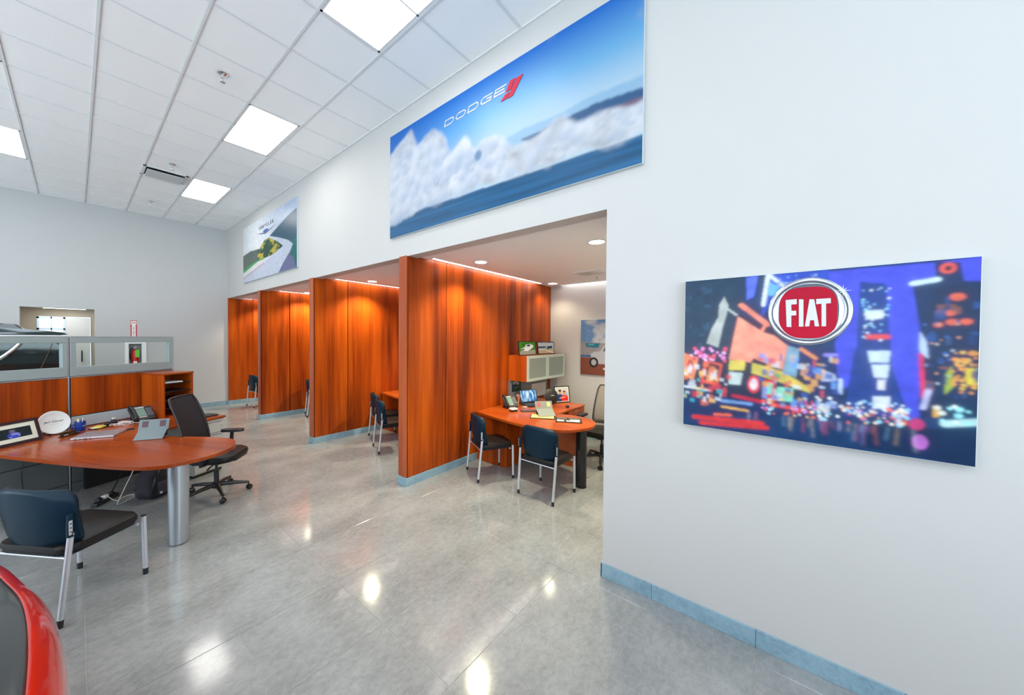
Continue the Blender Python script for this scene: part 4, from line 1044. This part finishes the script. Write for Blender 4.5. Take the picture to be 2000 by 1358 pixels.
grey_cover = plain('tablet_cover_grey', (.16,.20,.21), .6); maroon = plain('maroon_tab', (.10,.05,.065), .7)
tablet('grey covered tablet propped on the round ended desk', cl(-.05, 1.21, TZ), CTH+math.radians(-52), grey_cover, (maroon, maroon))
# framed photo
def photo_frame(label, loc, rz, w_, h_, kind, frame_m, mat_w=.0, tilt=-12, inset=.014, name='photo_frame', th=.014):
    loc = (loc[0], loc[1], loc[2]+th*math.sin(math.radians(-tilt))+.0005)
    t = thing(name, label, 'photo frame', loc, rz)
    tl = math.radians(tilt); R = Matrix.Rotation(tl, 4, 'X')
    f = G(); b = inset
    for a_, c_ in (((-w_/2, 0), (w_/2, b)), ((-w_/2, h_-b), (w_/2, h_)), ((-w_/2, b), (-w_/2+b, h_-b)), ((w_/2-b, b), (w_/2, h_-b))):
        f.box((a_[0], 0, a_[1]), (c_[0], th, c_[1]), M=R)
    f.build('frame', frame_m, t)
    G().box((-w_/2+b, .004, b), (w_/2-b, th, h_-b), M=R).build('mount', plain('cream_mount', (.72,.74,.62), .8) if mat_w else M['black'], t)
    pg = print_grid('photo', art_snap(kind), w_-2*b-2*mat_w, h_-2*b-2*mat_w, t, 0, M['print_matt'])
    pg.rotation_euler = (math.radians(90)+tl, 0, 0); q = R @ Vector((0, .003, h_/2)); pg.location = q
    yb = math.sin(-tl)*h_*.75; zb = math.cos(tl)*h_*.75
    G().prism([(-.03, 0), (.03, 0), (.012, 1), (-.012, 1)], 0, .004, M=Matrix(((1,0,0,0), (0, -(.07), .8, yb+.07+.014), (0, zb*.98, 0, 0.001), (0,0,0,1)))).build('easel_back', M['black'], t)
    return t
photo_frame('dark plum photo frame with a blue figure at the left photo edge', cl(-.60, .24, TZ), CTH+math.radians(14), .40, .24, 'blue_figure', plain('plum_frame', (.030,.012,.018), .35), .04, -16, .03)
# white plate on a little stand
t = cthing('plate', 'white commemorative plate with script lettering on a stand', 'plate', -.26, .075, TZ)
Rp = Matrix.Translation((0, .045, .128)) @ Matrix.Rotation(math.radians(72), 4, 'X')
white_china = plain('white_china', (.72,.72,.70), .25)
G().lathe([(.001, 0.0), (.078, 0.0), (.086, .004), (.124, .016), (.128, .019), (.124, .021), (.088, .010), (.078, .0065), (.001, .006)], (0,0,0), 40, M=Rp).build('dish', white_china, t, True)
def on_plate(name, txt, size, y, sh):
    o = lettering(name, txt, size, M['black'], t, (0, 0, 0), shear=sh, ext=.0003); o.matrix_local = Rp @ Matrix.Translation((0, y, .0072)); return o
on_plate('script_lettering', 'Jeri Glover', .034, .012, .35); on_plate('script_lettering', '-- ---- -- ----', .013, -.018, .2)
st = G().tube([(-.05, -.03, .012), (-.05, .0, .004), (-.05, .10, .004), (-.04, .115, .12)], .004, 6).tube([(.05, -.03, .012), (.05, .0, .004), (.05, .10, .004), (.04, .115, .12)], .004, 6); st.tube([(-.05, .05, .004), (.05, .05, .004)], .004, 6)
st.build('stand', M['black'], t, True)
# card holder
t = cthing('card_holder', 'small dark brass name block in front of the white plate', 'card holder', -.25, .26, TZ, math.radians(14))
G().box((-.075, -.015, 0), (.075, .025, .006)).build('base', M['black'], t); brass = plain('dark_brass', (.09,.055,.025), .3, metal=.7)
for k in range(2):
    for q in range(2): G().box((-.072+.074*k, -.014+.012*q, .007+.022*q), (-.002+.074*k, .006+.012*q, .028+.022*q), .002, seg=1).build('block', brass, t)
G().box((-.05, -.0150, .012), (-.01, -.0142, .022)).build('plaque', plain('pale_plaque', (.5,.46,.38), .4), t)
# blue mug with pens
def mug(label, loc, rz, col, r=.045, h=.105):
    t = thing('mug', label, 'mug', loc, rz)
    G().lathe([(r*.86, 0), (r*.96, .01), (r, .05), (r, h), (r-.005, h), (r-.007, .012), (.001, .010)], n=28).build('cup', col, t, True)
    G().tube([(-r+.004, 0, h*.8), (-r-.022, 0, h*.78), (-r-.034, 0, h*.5), (-r-.024, 0, h*.24), (-r+.002, 0, h*.18)], .0065, 8).build('handle', col, t, True)
    return t
t = mug('glossy blue mug holding pens and notes near the divider post', cl(-.08, .10, TZ), CTH+.2, plain('blue_glaze', (.008,.035,.26), .15))
G().tube([(-.012, -.0448, .056), (.0, -.0462, .060), (.010, -.0456, .056), (.020, -.0428, .061)], .0018, 6).build('logo_mark', M['white'], t)
for k, (x, y, c) in enumerate(((-.02,-.01,M['white']), (0,.012,plain('yellow_pen',(.75,.6,.08),.4)), (.016,-.006,M['white']), (.02,.012,M['black']), (-.008,.016,M['white']))):
    G().tube([(x*.5, y*.5, .02), (x*1.35, y*1.3, .128+.008*(k % 3))], .004, 7).build('pen', c, t, True)
# sticky notes
t = cthing('note_pad', 'yellow sticky note pad on a dark tray', 'note pad', .055, .16, TZ, .3)
G().box((-.075, -.05, 0), (.075, .05, .008), .002, seg=1).build('tray', M['black'], t)
G().box((-.045, -.04, .0085), (.05, .04, .022), M=Matrix.Rotation(.35, 4, 'Z')).build('notes', plain('yellow_paper', (.80,.66,.12), .8), t)
G().box((-.07, -.03, .009), (-.03, .03, .014), M=Matrix.Rotation(-.3, 4, 'Z')).build('notes', M['paper'], t)
t = cthing('dark_saucer', 'flat dark dish beside the blue mug', 'dish', -.165, .17, TZ)
G().lathe([(.03, 0), (.05, .004), (.058, .010), (.05, .008), (.001, .006)], n=24).build('bowl', plain('slate', (.05,.06,.07), .3), t, True)
# charger tangle
t = cthing('charger', 'black power adapters heaped by the divider', 'charger', .22, .10, TZ, .2)
for k, (x, y, z, a) in enumerate(((-.05, 0, .0, .2), (.02, .03, .0, -.5), (.0, .0, .031, .9))): G().box((-.04, -.022, z), (.04, .022, z+.03), .005, M=Matrix.Translation((x, y, 0)) @ Matrix.Rotation(a, 4, 'Z')).build('adapter', M['black'], t)
G().box((-.015, -.012, .062), (.02, .014, .085), .006).build('plug', plain('cream_plug', (.72,.68,.55), .4), t)
t = cthing('charging_cable', 'white charging cable coiled on the desk behind the laptop', 'cable', .22, .26, TZ)
pts = []
for k in range(60):
    a = k*.42; r = .055+.018*math.sin(k*.7); pts.append((r*math.cos(a)*1.5+.02*math.sin(k*.21), r*math.sin(a)*.9, .004+.0035*(k % 7)+.022*abs(math.sin(k*.33))))
pts += [(.11, -.02, .01), (.15, -.05, .006)]
G().tube(catmull([Vector(p) for p in pts], 3, False), .0028, 6).build('wire', M['white'], t, 'all')
t = cthing('smartphone', 'black smartphone lying beside the laptop', 'phone', .085, .56, TZ, math.radians(-30))
G().box((-.075, -.036, 0), (.075, .036, .008), .003).build('case', M['black'], t); G().box((-.070, -.032, .0081), (.070, .032, .0086)).build('screen', M['black_gloss'], t)
# desk phone
def desk_phone(label, loc, rz):
    t = thing('desk_phone', label, 'phone', loc, rz)
    R = Matrix.Translation((0, -.02, .018)) @ Matrix.Rotation(math.radians(48), 4, 'X')
    G().box((-.11, -.01, 0), (.125, .19, .022), .006, M=R).build('body', plain('phone_body', (.028,.032,.040), .4), t)
    G().box((-.10, .0, 0), (.12, .10, .016), .004).build('base', M['black'], t)
    G().box((-.09, .03, .02), (.10, .09, .10), .01).build('stand', M['black'], t)
    G().box((-.045, .045, .0222), (.045, .165, .0235), M=R).build('display', plain('phone_display', (.20,.33,.28), .2), t)
    G().box((-.05, .172, .0222), (.05, .182, .0236), M=R).build('label_strip', M['paper'], t); G().box((-.045, .028, .0222), (.04, .036, .0236), M=R).build('label_strip', M['paper'], t)
    key = plain('phone_keys', (.22,.25,.28), .5)
    for i in range(3):
        for j in range(5): G().box((.058+.021*i, .045+.024*j, .0222), (.058+.021*i+.015, .045+.024*j+.013, .026), M=R).build('key', key, t)
    for j in range(6): G().box((-.058, .05+.02*j, .0222), (-.05, .05+.02*j+.010, .025), M=R).build('key', key, t)
    hs = [R @ Vector((-.088, y, z)) for y, z in ((.0, .032), (.012, .048), (.05, .058), (.10, .062), (.15, .058), (.185, .048), (.197, .032))]
    G().tube(hs, [.024, .025, .018, .016, .018, .025, .024], 12).build('handset', M['black'], t, 'all')
    return t
desk_phone('black desk phone with green display by the bookcase', cl(.44, .24, TZ), CTH+math.radians(-4))
# under the desk
t = cthing('bag', 'dark backpack slumped under the round ended desk', 'bag', .13, .98)
P = []
for i in range(13):
    v = math.pi*i/12; row = []
    for j in range(21):
        u = 2*math.pi*j/20; r = math.sin(v)**.55
        nz = mnoise.noise(Vector((math.cos(u)*2, math.sin(u)*2, v*2.3)))*.05
        row.append(((.19+nz)*r*math.cos(u), (.13+nz)*r*math.sin(u), .17-.17*math.cos(v)*(1+nz)))
    P.append(row)
G().grid(P).build('body', plain('bag_cloth', (.030,.026,.034), .85, bump=.4, bscale=60), t, 'all')
G().tube([(-.10, -.11, .08), (-.13, -.17, .18), (-.08, -.15, .30), (.0, -.06, .345), (.06, .0, .33)], .014, 8).build('strap', M['black'], t, 'all')
G().box((-.06, -.155, .06), (.09, -.10, .20), .025).build('pocket', plain('bag_pocket', (.065,.055,.075), .9), t); G().box((-.055, -.158, .075), (-.035, -.154, .095)).build('label_patch', M['paper'], t)
t = cthing('power_strip', 'power strip tangled with plugs on the floor under the desk', 'power strip', -.12, .60, 0, .5)
G().box((-.15, -.03, 0), (.15, .03, .04), .006).build('housing', M['black'], t)
for k in range(3): G().box((-.11+.08*k, -.022, .041), (-.06+.08*k, .022, .075), .006).build('plug', M['white'] if k == 1 else M['black'], t)
t = cthing('cable', 'white cable hanging from the desk into a loop on the floor', 'cable', 0, 0)
G().tube(catmull([Vector(p) for p in ((-.055,-1.02,.706),(-.06,-1.02,.55),(-.085,-1.0,.40),(-.14,-.96,.22),(-.17,-.90,.06),(-.14,-.84,.008),(-.03,-.80,.006),(.06,-.76,.006),(.07,-.68,.006),(-.0,-.66,.006),(-.08,-.72,.010),(-.10,-.66,.03),(-.11,-.62,.06))], 6, False), .0035, 7).build('wire', M['white'], t, 'all')
t = cthing('cable', 'thick black cable running down from the desk to the power strip', 'cable', 0, 0)
G().tube(catmull([Vector(p) for p in ((.30,-.30,.70),(.27,-.32,.5),(.20,-.36,.3),(.08,-.42,.12),(-.02,-.50,.045),(-.08,-.55,.06))], 6, False), .006, 8).build('wire', M['black'], t, 'all')
t = cthing('cable', 'thin black cable dangling in front of the grey divider panel', 'cable', 0, 0)
G().tube(catmull([Vector(p) for p in ((-.42,.04,.70),(-.43,.05,.56),(-.45,.07,.44),(-.462,.06,.34),(-.45,.07,.22),(-.452,.06,.01))], 6, False), .0035, 6).build('wire', M['black'], t, 'all')
# ------------------------------------------------------------------ nearest office: bullet ended desk, return, hutch
dp = [(1.27,3.455),(1.13,2.95),(1.07,2.6),(1.06,2.25),(1.14,2.0),(1.26,1.87),(1.47,1.78),(1.65,1.775),(1.79,1.82),(1.91,1.93),(1.98,2.07),(1.99,2.25),(1.96,2.45),(1.96,3.455)]
t = thing('desk', 'cherry wood desk with rounded end and black column leg in the nearest office', 'desk', (1.5, 2.6, 0))
curve = [dp[0]] + [tuple(q) for q in catmull([Vector(p) for p in dp[0:13]], 5, False)][1:] + [dp[-1]]
G().prism([(a-1.5, b-2.6) for a, b in curve], .705, .735, .004).build('tabletop', M['wood_y'], t)
lg = G().lathe([(.062, .01), (.066, .04), (.066, .706)], (-.07, -.75, 0), 26).build('leg', M['black_gloss'], t, True)
G().lathe([(.068, 0), (.068, .012)], (-.07, -.75, 0), 22).build('foot', M['black'], lg)
G().box((-.20, .30, 0), (-.175, .845, .704), .002, seg=1).build('support_panel', M['wood'], t)
G().box((.12, -.60, .14), (.14, .42, .704), .002, seg=1).build('modesty_panel', M['wood_y'], t)
G().box((-.175, .30, 0), (.14, .32, .704), .002, seg=1).build('support_panel', M['wood'], t)
t = thing('return_desk', 'cherry wood return desk under the glass door hutch', 'desk', (1.965, 2.46, 0))
G().box((0, 0, .705), (.935, .99, .735), .004).build('worktop', M['wood_y'], t)
G().box((.35, .02, .03), (.92, .96, .703), .003, seg=1).build('pedestal', M['wood'], t)
for z0, z1 in ((.40, .695), (.05, .39)):
    d = G().box((.355, .002, z0), (.915, .019, z1), .003, seg=1).build('drawer', M['wood'], t)
    G().box((.55, -.004, z1-.03), (.72, .002, z1-.02)).build('pull', M['alu'], d)
G().box((.02, .90, .2), (.35, .92, .703)).build('back_panel', M['wood'], t)

t = thing('wall_cabinet', 'cherry wood hutch with two frosted glass doors on the wood partition', 'cabinet', (2.10, 3.10, 1.125))
g = G().box((0, 0, 0), (1.27, .355, .02)).box((0, 0, .40), (1.27, .355, .42)).box((0, 0, .02), (.02, .355, .40)).box((1.25, 0, .02), (1.27, .355, .40)).box((.02, .335, .02), (1.25, .355, .40))
g.build('body', M['wood'], t)
for k in range(2):
    x0 = .004+.633*k; x1 = x0+.628
    f = G().box((x0, -.022, .0), (x0+.045, -.001, .42)).box((x1-.045, -.022, .0), (x1, -.001, .42)).box((x0+.045, -.022, 0), (x1-.045, -.001, .045)).box((x0+.045, -.022, .375), (x1-.045, -.001, .42))
    d = f.build('door', M['rail'] if False else plain('pale_aluminium', (.50,.60,.58), .35, metal=.3), t)
    G().box((x0+.045, -.015, .045), (x1-.045, -.008, .375)).build('glass_pane', M['frost'], d)
t = thing('tack_board', 'grey fabric tack board below the hutch', 'board', (2.11, 3.44, .74))
G().box((0, 0, 0), (1.25, .018, .38), .002, seg=1).build('panel', M['fabric_light'] if False else plain('tack_fabric', (.27,.31,.33), .9), t)
G().box((-.012, -.004, 0), (0, .018, .385)).build('edge_trim', M['alu'], t)
FACE = math.radians(90)
def pinned(name, label, cat, x, z, w_, h_, kind):
    t = thing(name, label, cat, (x, 3.4385, z)); t.rotation_euler = (FACE, 0, 0)
    G().box((-w_/2, -h_/2, 0), (w_/2, h_/2, .001)).build('sheet', M['paper'], t)
    if kind: print_grid('print', art_snap(kind), w_-.004, h_-.004, t, .0013)
    else:
        for k in range(7): G().box((-w_*.4, h_*(.36-.11*k), .001), (w_*(.4-.08*(k % 3)), h_*(.36-.11*k)+.003, .0014)).build('text_line', plain('text_grey', (.42,.43,.45), .8), t)
    G().lathe([(.004, .001), (.006, .006), (.004, .008)], (0, h_*.46, 0), 10).build('pin', M['red'], t, True)
pinned('poster', 'small green poster pinned to the tack board', 'poster', 2.31, 1.01, .30, .20, 'poster')
pinned('notice', 'white notice sheet pinned behind the black disc', 'notice', 3.05, .87, .50, .24, None)
DZ = .7355
photo_frame('photo of a pale car on grass in a black frame on the hutch, left one', (2.30, 3.20, 1.5455), math.radians(-12), .40, .235, 'car', M['black'], 0, -8, .012)
photo_frame('photo of parked cars in a black frame on the hutch, right one', (2.95, 3.22, 1.5455), math.radians(-12), .44, .225, 'lot', M['black'], 0, -8, .012)
photo_frame('black framed portrait of two people in blue and red on the return desk', (2.78, 2.80, DZ), math.radians(-28), .30, .28, 'family', M['black'], .012, -10, .014)
# open laptop
t = thing('laptop', 'open laptop with a pale blue screen under the hutch', 'laptop', (2.26, 3.06, DZ), math.radians(-22))
G().box((-.17, -.13, 0), (.17, .11, .016), .004).build('base', M['black'], t); G().box((-.15, -.03, .0162), (.15, .09, .0168)).build('keyboard', plain('laptop_keys', (.05,.05,.055), .6), t)
R = Matrix.Translation((0, .115, .012)) @ Matrix.Rotation(math.radians(-16), 4, 'X')
G().box((-.17, -.004, 0), (.17, .004, .225), .003, M=R).build('lid', M['black'], t)
sc_mat = printmat('laptop_screen', .2); nt = sc_mat.node_tree; bs = nt.nodes['Principled BSDF']; va = [n for n in nt.nodes if n.type == 'VERTEX_COLOR'][0]
nt.links.new(va.outputs['Color'], bs.inputs['Emission Color']); bs.inputs['Emission Strength'].default_value = .7
o = print_grid('screen', art_snap('screen'), .31, .185, t, 0, sc_mat); o.matrix_local = R @ Matrix.Translation((0, -.0048, .122)) @ Matrix.Rotation(math.radians(90), 4, 'X')
# black disc charger
t = thing('disc_charger', 'round black tilted disc on the return desk', 'charger', (2.50, 2.86, DZ), math.radians(-32))
Rd = Matrix.Translation((0, .02, .132)) @ Matrix.Rotation(math.radians(76), 4, 'X')
G().lathe([(.10, -.008), (.125, -.005), (.128, .004), (.122, .008), (.001, .009)], n=40, M=Rd).build('disc', M['black'], t, True)
G().box((-.005, .010, .0092), (.055, .017, .0100), M=Rd).build('logo_mark', M['paper'], t)
G().box((-.05, .0, 0), (.05, .09, .02), .006).build('stand', M['black'], t)
t = thing('tumbler', 'stainless steel tumbler beside the open laptop', 'tumbler', (2.03, 3.22, DZ))
G().lathe([(.030, 0), (.033, .01), (.038, .10), (.046, .165), (.048, .19), (.044, .19), (.036, .10), (.001, .02)], n=28).build('cup', M['chrome'], t, True); G().lathe([(.046, .186), (.047, .198), (.001, .198)], n=24).build('lid', thin_glass('clear_lid', (.9,.9,.9), .3), t, True)
desk_phone('black desk phone in the desk corner against the wood partition', (1.82, 3.20, DZ), math.radians(-20))
t = thing('card_box', 'small white and black box at the desk corner', 'box', (1.63, 3.02, DZ), math.radians(-20))
G().box((-.05, -.04, 0), (.05, .04, .028), .002, seg=1).build('base', M['black'], t); G().box((-.051, -.041, .0285), (.051, .041, .052), .002, seg=1).build('lid', M['white'], t)
t = thing('clipboard', 'flat black folder lying behind the white box', 'folder', (1.80, 2.86, DZ), math.radians(-42))
G().box((-.12, -.05, 0), (.12, .05, .008), .002, seg=1).build('cover', M['black'], t); G().box((-.11, -.045, .0082), (.11, .045, .010)).build('pages', plain('folder_pages', (.08,.08,.08), .7), t)
tablet('grey covered tablet with a red and a yellow tab on the office desk', (1.66, 2.49, DZ+.0165), math.radians(-36), plain('tablet_cover_light', (.22,.25,.23), .6), (plain('red_tab', (.45,.10,.10), .7), plain('yellow_tab', (.70,.55,.20), .7)))
t = thing('notepad', 'yellow legal pad in an open black folio on the office desk', 'notepad', (1.60, 2.50, DZ), math.radians(-62))
G().box((-.17, -.12, 0), (.17, .12, .008), .002, seg=1).build('cover', M['black'], t); G().box((-.155, -.105, .0082), (.155, .105, .016)).build('pages', plain('legal_yellow', (.78,.68,.25), .8), t)
t = thing('organizer', 'open black organizer with cards near the rounded desk end', 'organizer', (1.66, 2.14, DZ), math.radians(-62))
G().box((-.17, -.13, 0), (.17, .13, .010), .002, seg=1).build('cover', M['black'], t)
for k, (x0, x1, y0, y1, c) in enumerate(((-.15,-.02,-.02,.11,'dark_pages2'), (-.15,-.06,-.11,-.04,'w'), (.0,.15,.02,.11,'dark_pages2'), (.02,.15,-.03,.0,'w'), (-.03,.14,-.11,-.06,'w'))):
    G().box((x0, y0, .0102), (x1, y1, .014)).build('card', M['paper'] if c == 'w' else plain('brown_pages', (.10,.09,.07), .7), t)
t = thing('computer_mouse', 'black computer mouse on the return desk edge', 'mouse', (2.47, 2.56, DZ), .5)
P = [[(.05*math.sin(math.pi*(i+.001)/8.002)**.6*math.cos(2*math.pi*j/16)*1.0, .03*math.sin(math.pi*(i+.001)/8.002)**.6*math.sin(2*math.pi*j/16), .016-.016*math.cos(math.pi*i/8)) for j in range(17)] for i in range(9)]
G().grid(P).build('shell', M['black'], t, 'all'); G().lathe([(.006, -.003), (.006, .003)], (.02, 0, .030), 12, 'Y').build('wheel', M['rubber'], t)
t = thing('trinket', 'small pale trinkets beside the steel tumbler', 'trinket', (1.98, 3.06, DZ))
G().lathe([(.02, 0), (.026, .012), (.001, .012)], n=16).build('cap', plain('cream', (.75,.68,.5), .5), t, True); G().box((.02, -.02, 0), (.06, .01, .012), .003).build('block', M['white'], t)

# ------------------------------------------------------------------ desks in the other offices
def far_desk(label, x, y, yw):
    t = thing('desk', label, 'desk', (x, y, 0))
    pts = [(0, yw), (-.12, yw-.5), (-.16, yw-1.0), (-.02, yw-1.35), (.35, yw-1.5), (.72, yw-1.3), (.8, yw-1.0), (.8, yw)]
    cv = [pts[0]] + [tuple(q) for q in catmull([Vector(p) for p in pts[:7]], 4, False)][1:] + [pts[-1]]
    G().prism(cv, .705, .735, .004).build('tabletop', M['wood_y'], t)
    l = G().lathe([(.062, .01), (.066, .04), (.066, .706)], (.35, yw-1.25, 0), 22).build('leg', M['black_gloss'], t, True)
    G().box((.02, yw-.55, 0), (.045, yw-.01, .704)).build('support_panel', M['wood'], t); G().box((.3, yw-1.2, .14), (.32, yw-.02, .704)).build('modesty_panel', M['wood_y'], t)
far_desk('cherry wood desk in the second office, mostly behind the wood end panel', 1.32, 4.47, 1.54)
far_desk('cherry wood desk in the third office, hidden behind the partitions', 1.42, 7.07, 1.54)
far_desk('cherry wood desk in the farthest office, hidden behind the partitions', 1.42, 9.5, 1.54)

# ------------------------------------------------------------------ far wall: sign and extinguisher
t = thing('fire_sign', 'red and white vertical fire extinguisher sign on the grey end wall', 'sign', (-1.785, YF-.002, 1.93)); t.rotation_euler = (FACE, 0, 0)
G().box((-.052, -.24, 0), (.052, .24, .004), .001, seg=1).build('plate', M['red'], t); G().box((-.032, -.225, .004), (.032, .12, .0048)).build('white_band', M['white'], t); G().prism([(-.045, .225), (.045, .225), (.045, .15), (0, .105), (-.045, .15)], .004, .005).build('white_arrow', M['white'], t)
lettering('lettering', 'FIRE', .044, M['red'], t, (0, .18, .0052), ext=.0004, bold=.001)
for k, ch in enumerate('EXTINGUISHER'): lettering('letter', ch, .036, M['red'], t, (0, .085-.0265*k, .005), ext=.0004, bold=.001)
tr = struct(G().box((-1.93, YF-.02, .66), (-1.87, YF+.01, 1.70)).box((-1.66, YF-.02, .66), (-1.58, YF+.01, 1.70)).box((-1.87, YF-.02, 1.64), (-1.66, YF+.01, 1.70)).box((-1.87, YF-.02, .66), (-1.66, YF+.01, .72)).build('trim_1', M['white']), 'white trim around the extinguisher recess')
t = thing('fire_extinguisher', 'red fire extinguisher with green tag in the wall recess', 'fire extinguisher', (-1.765, YF+.06, 1.0))
G().box((-.05, .052, .1), (.05, .078, .5)).build('wall_bracket', M['black'], t)
G().lathe([(.05, 0), (.062, .01), (.064, .02), (.064, .42), (.05, .47), (.02, .50), (.018, .53)], n=24).build('cylinder', M['red'], t, True)
G().box((-.03, -.03, .53), (.03, .02, .56), .005).box((-.015, -.09, .575), (.015, .02, .588), .003).build('valve', M['chrome'], t)
G().tube([(-.02, -.01, .55), (-.075, -.03, .52), (-.085, -.03, .40), (-.078, -.03, .28)], .011, 8).build('hose', M['black'], t, 'all')
G().box((.0, -.069, .33), (.07, -.066, .50)).build('inspection_tag', plain('green_tag', (.15,.62,.04), .5), t); G().box((-.03, -.068, .16), (.03, -.0645, .24)).build('label', M['paper'], t)

# ------------------------------------------------------------------ red car at the lower left corner (nose towards the desk)
CX = -3.54
def car_sections():
    # y, half width at shoulder, shoulder z, hood z at centre
    return [(-2.2,.60,.70,.75),(-2.0,.78,.72,.80),(-1.4,.85,.76,.92),(-.4,.872,.77,.95),(.6,.872,.76,.93),(1.2,.872,.745,.89),(1.7,.872,.73,.86),(2.05,.855,.72,.82),(2.36,.82,.712,.79),(2.55,.77,.707,.77),(2.72,.72,.703,.75),(2.96,.66,.695,.735),(3.1,.59,.67,.71),(3.2,.42,.59,.63),(3.25,.25,.50,.54)]
t = thing('red_car', 'glossy red car with black hood at the lower left photo corner', 'car', (CX, 0.4, 0))
prof = []
for y, wv, zs, zc in car_sections():
    half = [(wv*.93, .20), (wv*.985, .34), (wv*1.0, zs-.16), (wv*.99, zs-.05), (wv*.955, zs), (wv*.895, zs+(zc-zs)*.42)]
    top = [(wv*.84, zs+(zc-zs)*.55), (wv*.5, zs+(zc-zs)*.9), (0, zc)]
    prof.append((y-.4, half, top))
def rows(sgn): return [[(sgn*a, y, z) for a, z in half] for y, half, top in prof]
for sgn in (1, -1):
    o = G().slab(rows(sgn), lambda i, j: (-sgn*.9, 0, -.3), .012).build('fender', M['red_car'], t, 'all'); o.modifiers.new('subdivision', 'SUBSURF').render_levels = 2
hood = [[(-half[-1][0], y, half[-1][1])] + [(-a, y, z) for a, z in top[:-1]] + [(0, y, top[-1][1])] + [(a, y, z) for a, z in top[-2::-1]] + [(half[-1][0], y, half[-1][1])] for y, half, top in prof]
o = G().slab(hood, lambda i, j: (0, 0, -1), .01).build('hood', M['black_car'], t, 'all'); o.modifiers.new('subdivision', 'SUBSURF').render_levels = 2
G().box((-.55, 2.30, .20), (.55, 2.645, .44), .05).build('bumper', M['black'], t); G().box((-.74, -2.5, .16), (.74, 2.25, .30)).build('underbody', M['black'], t)
P = []
for y, wv, z in ((-2.2, .55, .9), (-1.7, .66, 1.36), (-.8, .68, 1.44), (0.0, .66, 1.42), (.35, .66, 1.28), (.95, .72, .95)):
    P.append([(-wv*1.1, y-.2, .84), (-wv, y-.2, (z+.9)/2), (-wv*.9, y-.2, z-.04), (0, y-.2, z), (wv*.9, y-.2, z-.04), (wv, y-.2, (z+.9)/2), (wv*1.1, y-.2, .84)])
G().grid(P).build('cabin_glass', M['dark_glass'], t, 'all')
for sx in (-1, 1):
    for y in (1.45, -1.75):
        q = G().lathe([(.20, -.10), (.31, -.095), (.325, -.05), (.325, .05), (.31, .095), (.20, .10)], (sx*.745, y, .325), 32, 'X').build('wheel', M['rubber'], t, True)
        G().lathe([(.03, -.02), (.19, -.03), (.20, .0), (.19, .03), (.03, .02)], (sx*.80, y, .325), 24, 'X').build('rim', M['alu'], q, True)
    G().lathe([(.001, -.02), (.07, -.015), (.10, 0.0), (.10, .02), (.06, .05), (.001, .06)], (sx*.56, 2.36, .66), 24, 'Y').build('headlight', M['alu'], t, True)

# ------------------------------------------------------------------ dark windowed car behind the divider
t = thing('parked_car', 'white car with dark windows and black roof behind the glass divider', 'car', (-2.80, 8.75, 0))
side = [(-4.1,.35),(-4.1,.85),(-3.7,1.0),(-2.9,1.08),(-2.55,1.22),(-.15,1.26),(.0,1.1),(.03,.6),(-.05,.35)]
G().prism(side, -.9, .9, .03, M=Matrix(((1,0,0,0),(0,0,-1,0),(0,1,0,0),(0,0,0,1)))).build('body', plain('white_car_paint', (.78,.80,.80), .25, coat=.8), t, True)
XZ = Matrix(((1,0,0,0),(0,0,-1,0),(0,1,0,0),(0,0,0,1)))
gh = [(-2.75,1.20),(-1.95,1.78),(-1.6,1.80),(-.1,1.80),(.005,1.70),(.0,1.24)]
G().prism(gh, -.80, .80, .02, M=XZ).build('window_glass', M['dark_glass'], t)
rf = [(-2.0,1.80),(-1.6,1.94),(-.9,1.955),(-.3,1.915),(.03,1.872),(.07,1.845),(-.1,1.805)]
G().prism(rf, -.80, .80, .015, M=XZ).build('roof', plain('black_roof', (.018,.028,.026), .08, coat=.6), t, True)
G().box((-2.0, -.83, 1.812), (.05, -.80, 1.83)).build('roof_trim', M['white'], t)
G().prism([(-.80,1.93),(-.66,1.975),(-.50,1.99),(-.40,1.98),(-.32,1.90)], .30, .72, .01, M=XZ).build('roof_pod', M['black_gloss'], t)
arc = [(-.80,-.822,1.27),(-.68,-.824,1.38),(-.56,-.826,1.48),(-.46,-.826,1.58),(-.37,-.822,1.70),(-.33,-.815,1.80)]
G().tube(catmull([Vector(p) for p in arc], 5, False), .024, 8).build('window_trim', M['chrome'], t, 'all')
G().tube([(-.20,-.812,1.30),(-.12,-.812,1.55),(-.06,-.81,1.76)], .004, 6).build('door_seam', brass, t)
G().box((-.17, -.915, 1.14), (.035, -.80, 1.30), .02).build('tail_light', plain('tail_red', (.75,.01,.03), .3), t)
for x in (-.85, -3.25): G().lathe([(.22, -.1), (.34, -.09), (.36, 0), (.34, .09), (.22, .1)], (x, -.80, .36), 28, 'Y').build('wheel', M['rubber'], t, True); G().lathe([(.22, -.1), (.34, -.09), (.36, 0), (.34, .09), (.22, .1)], (x, .80, .36), 28, 'Y').build('wheel', M['rubber'], t, True)
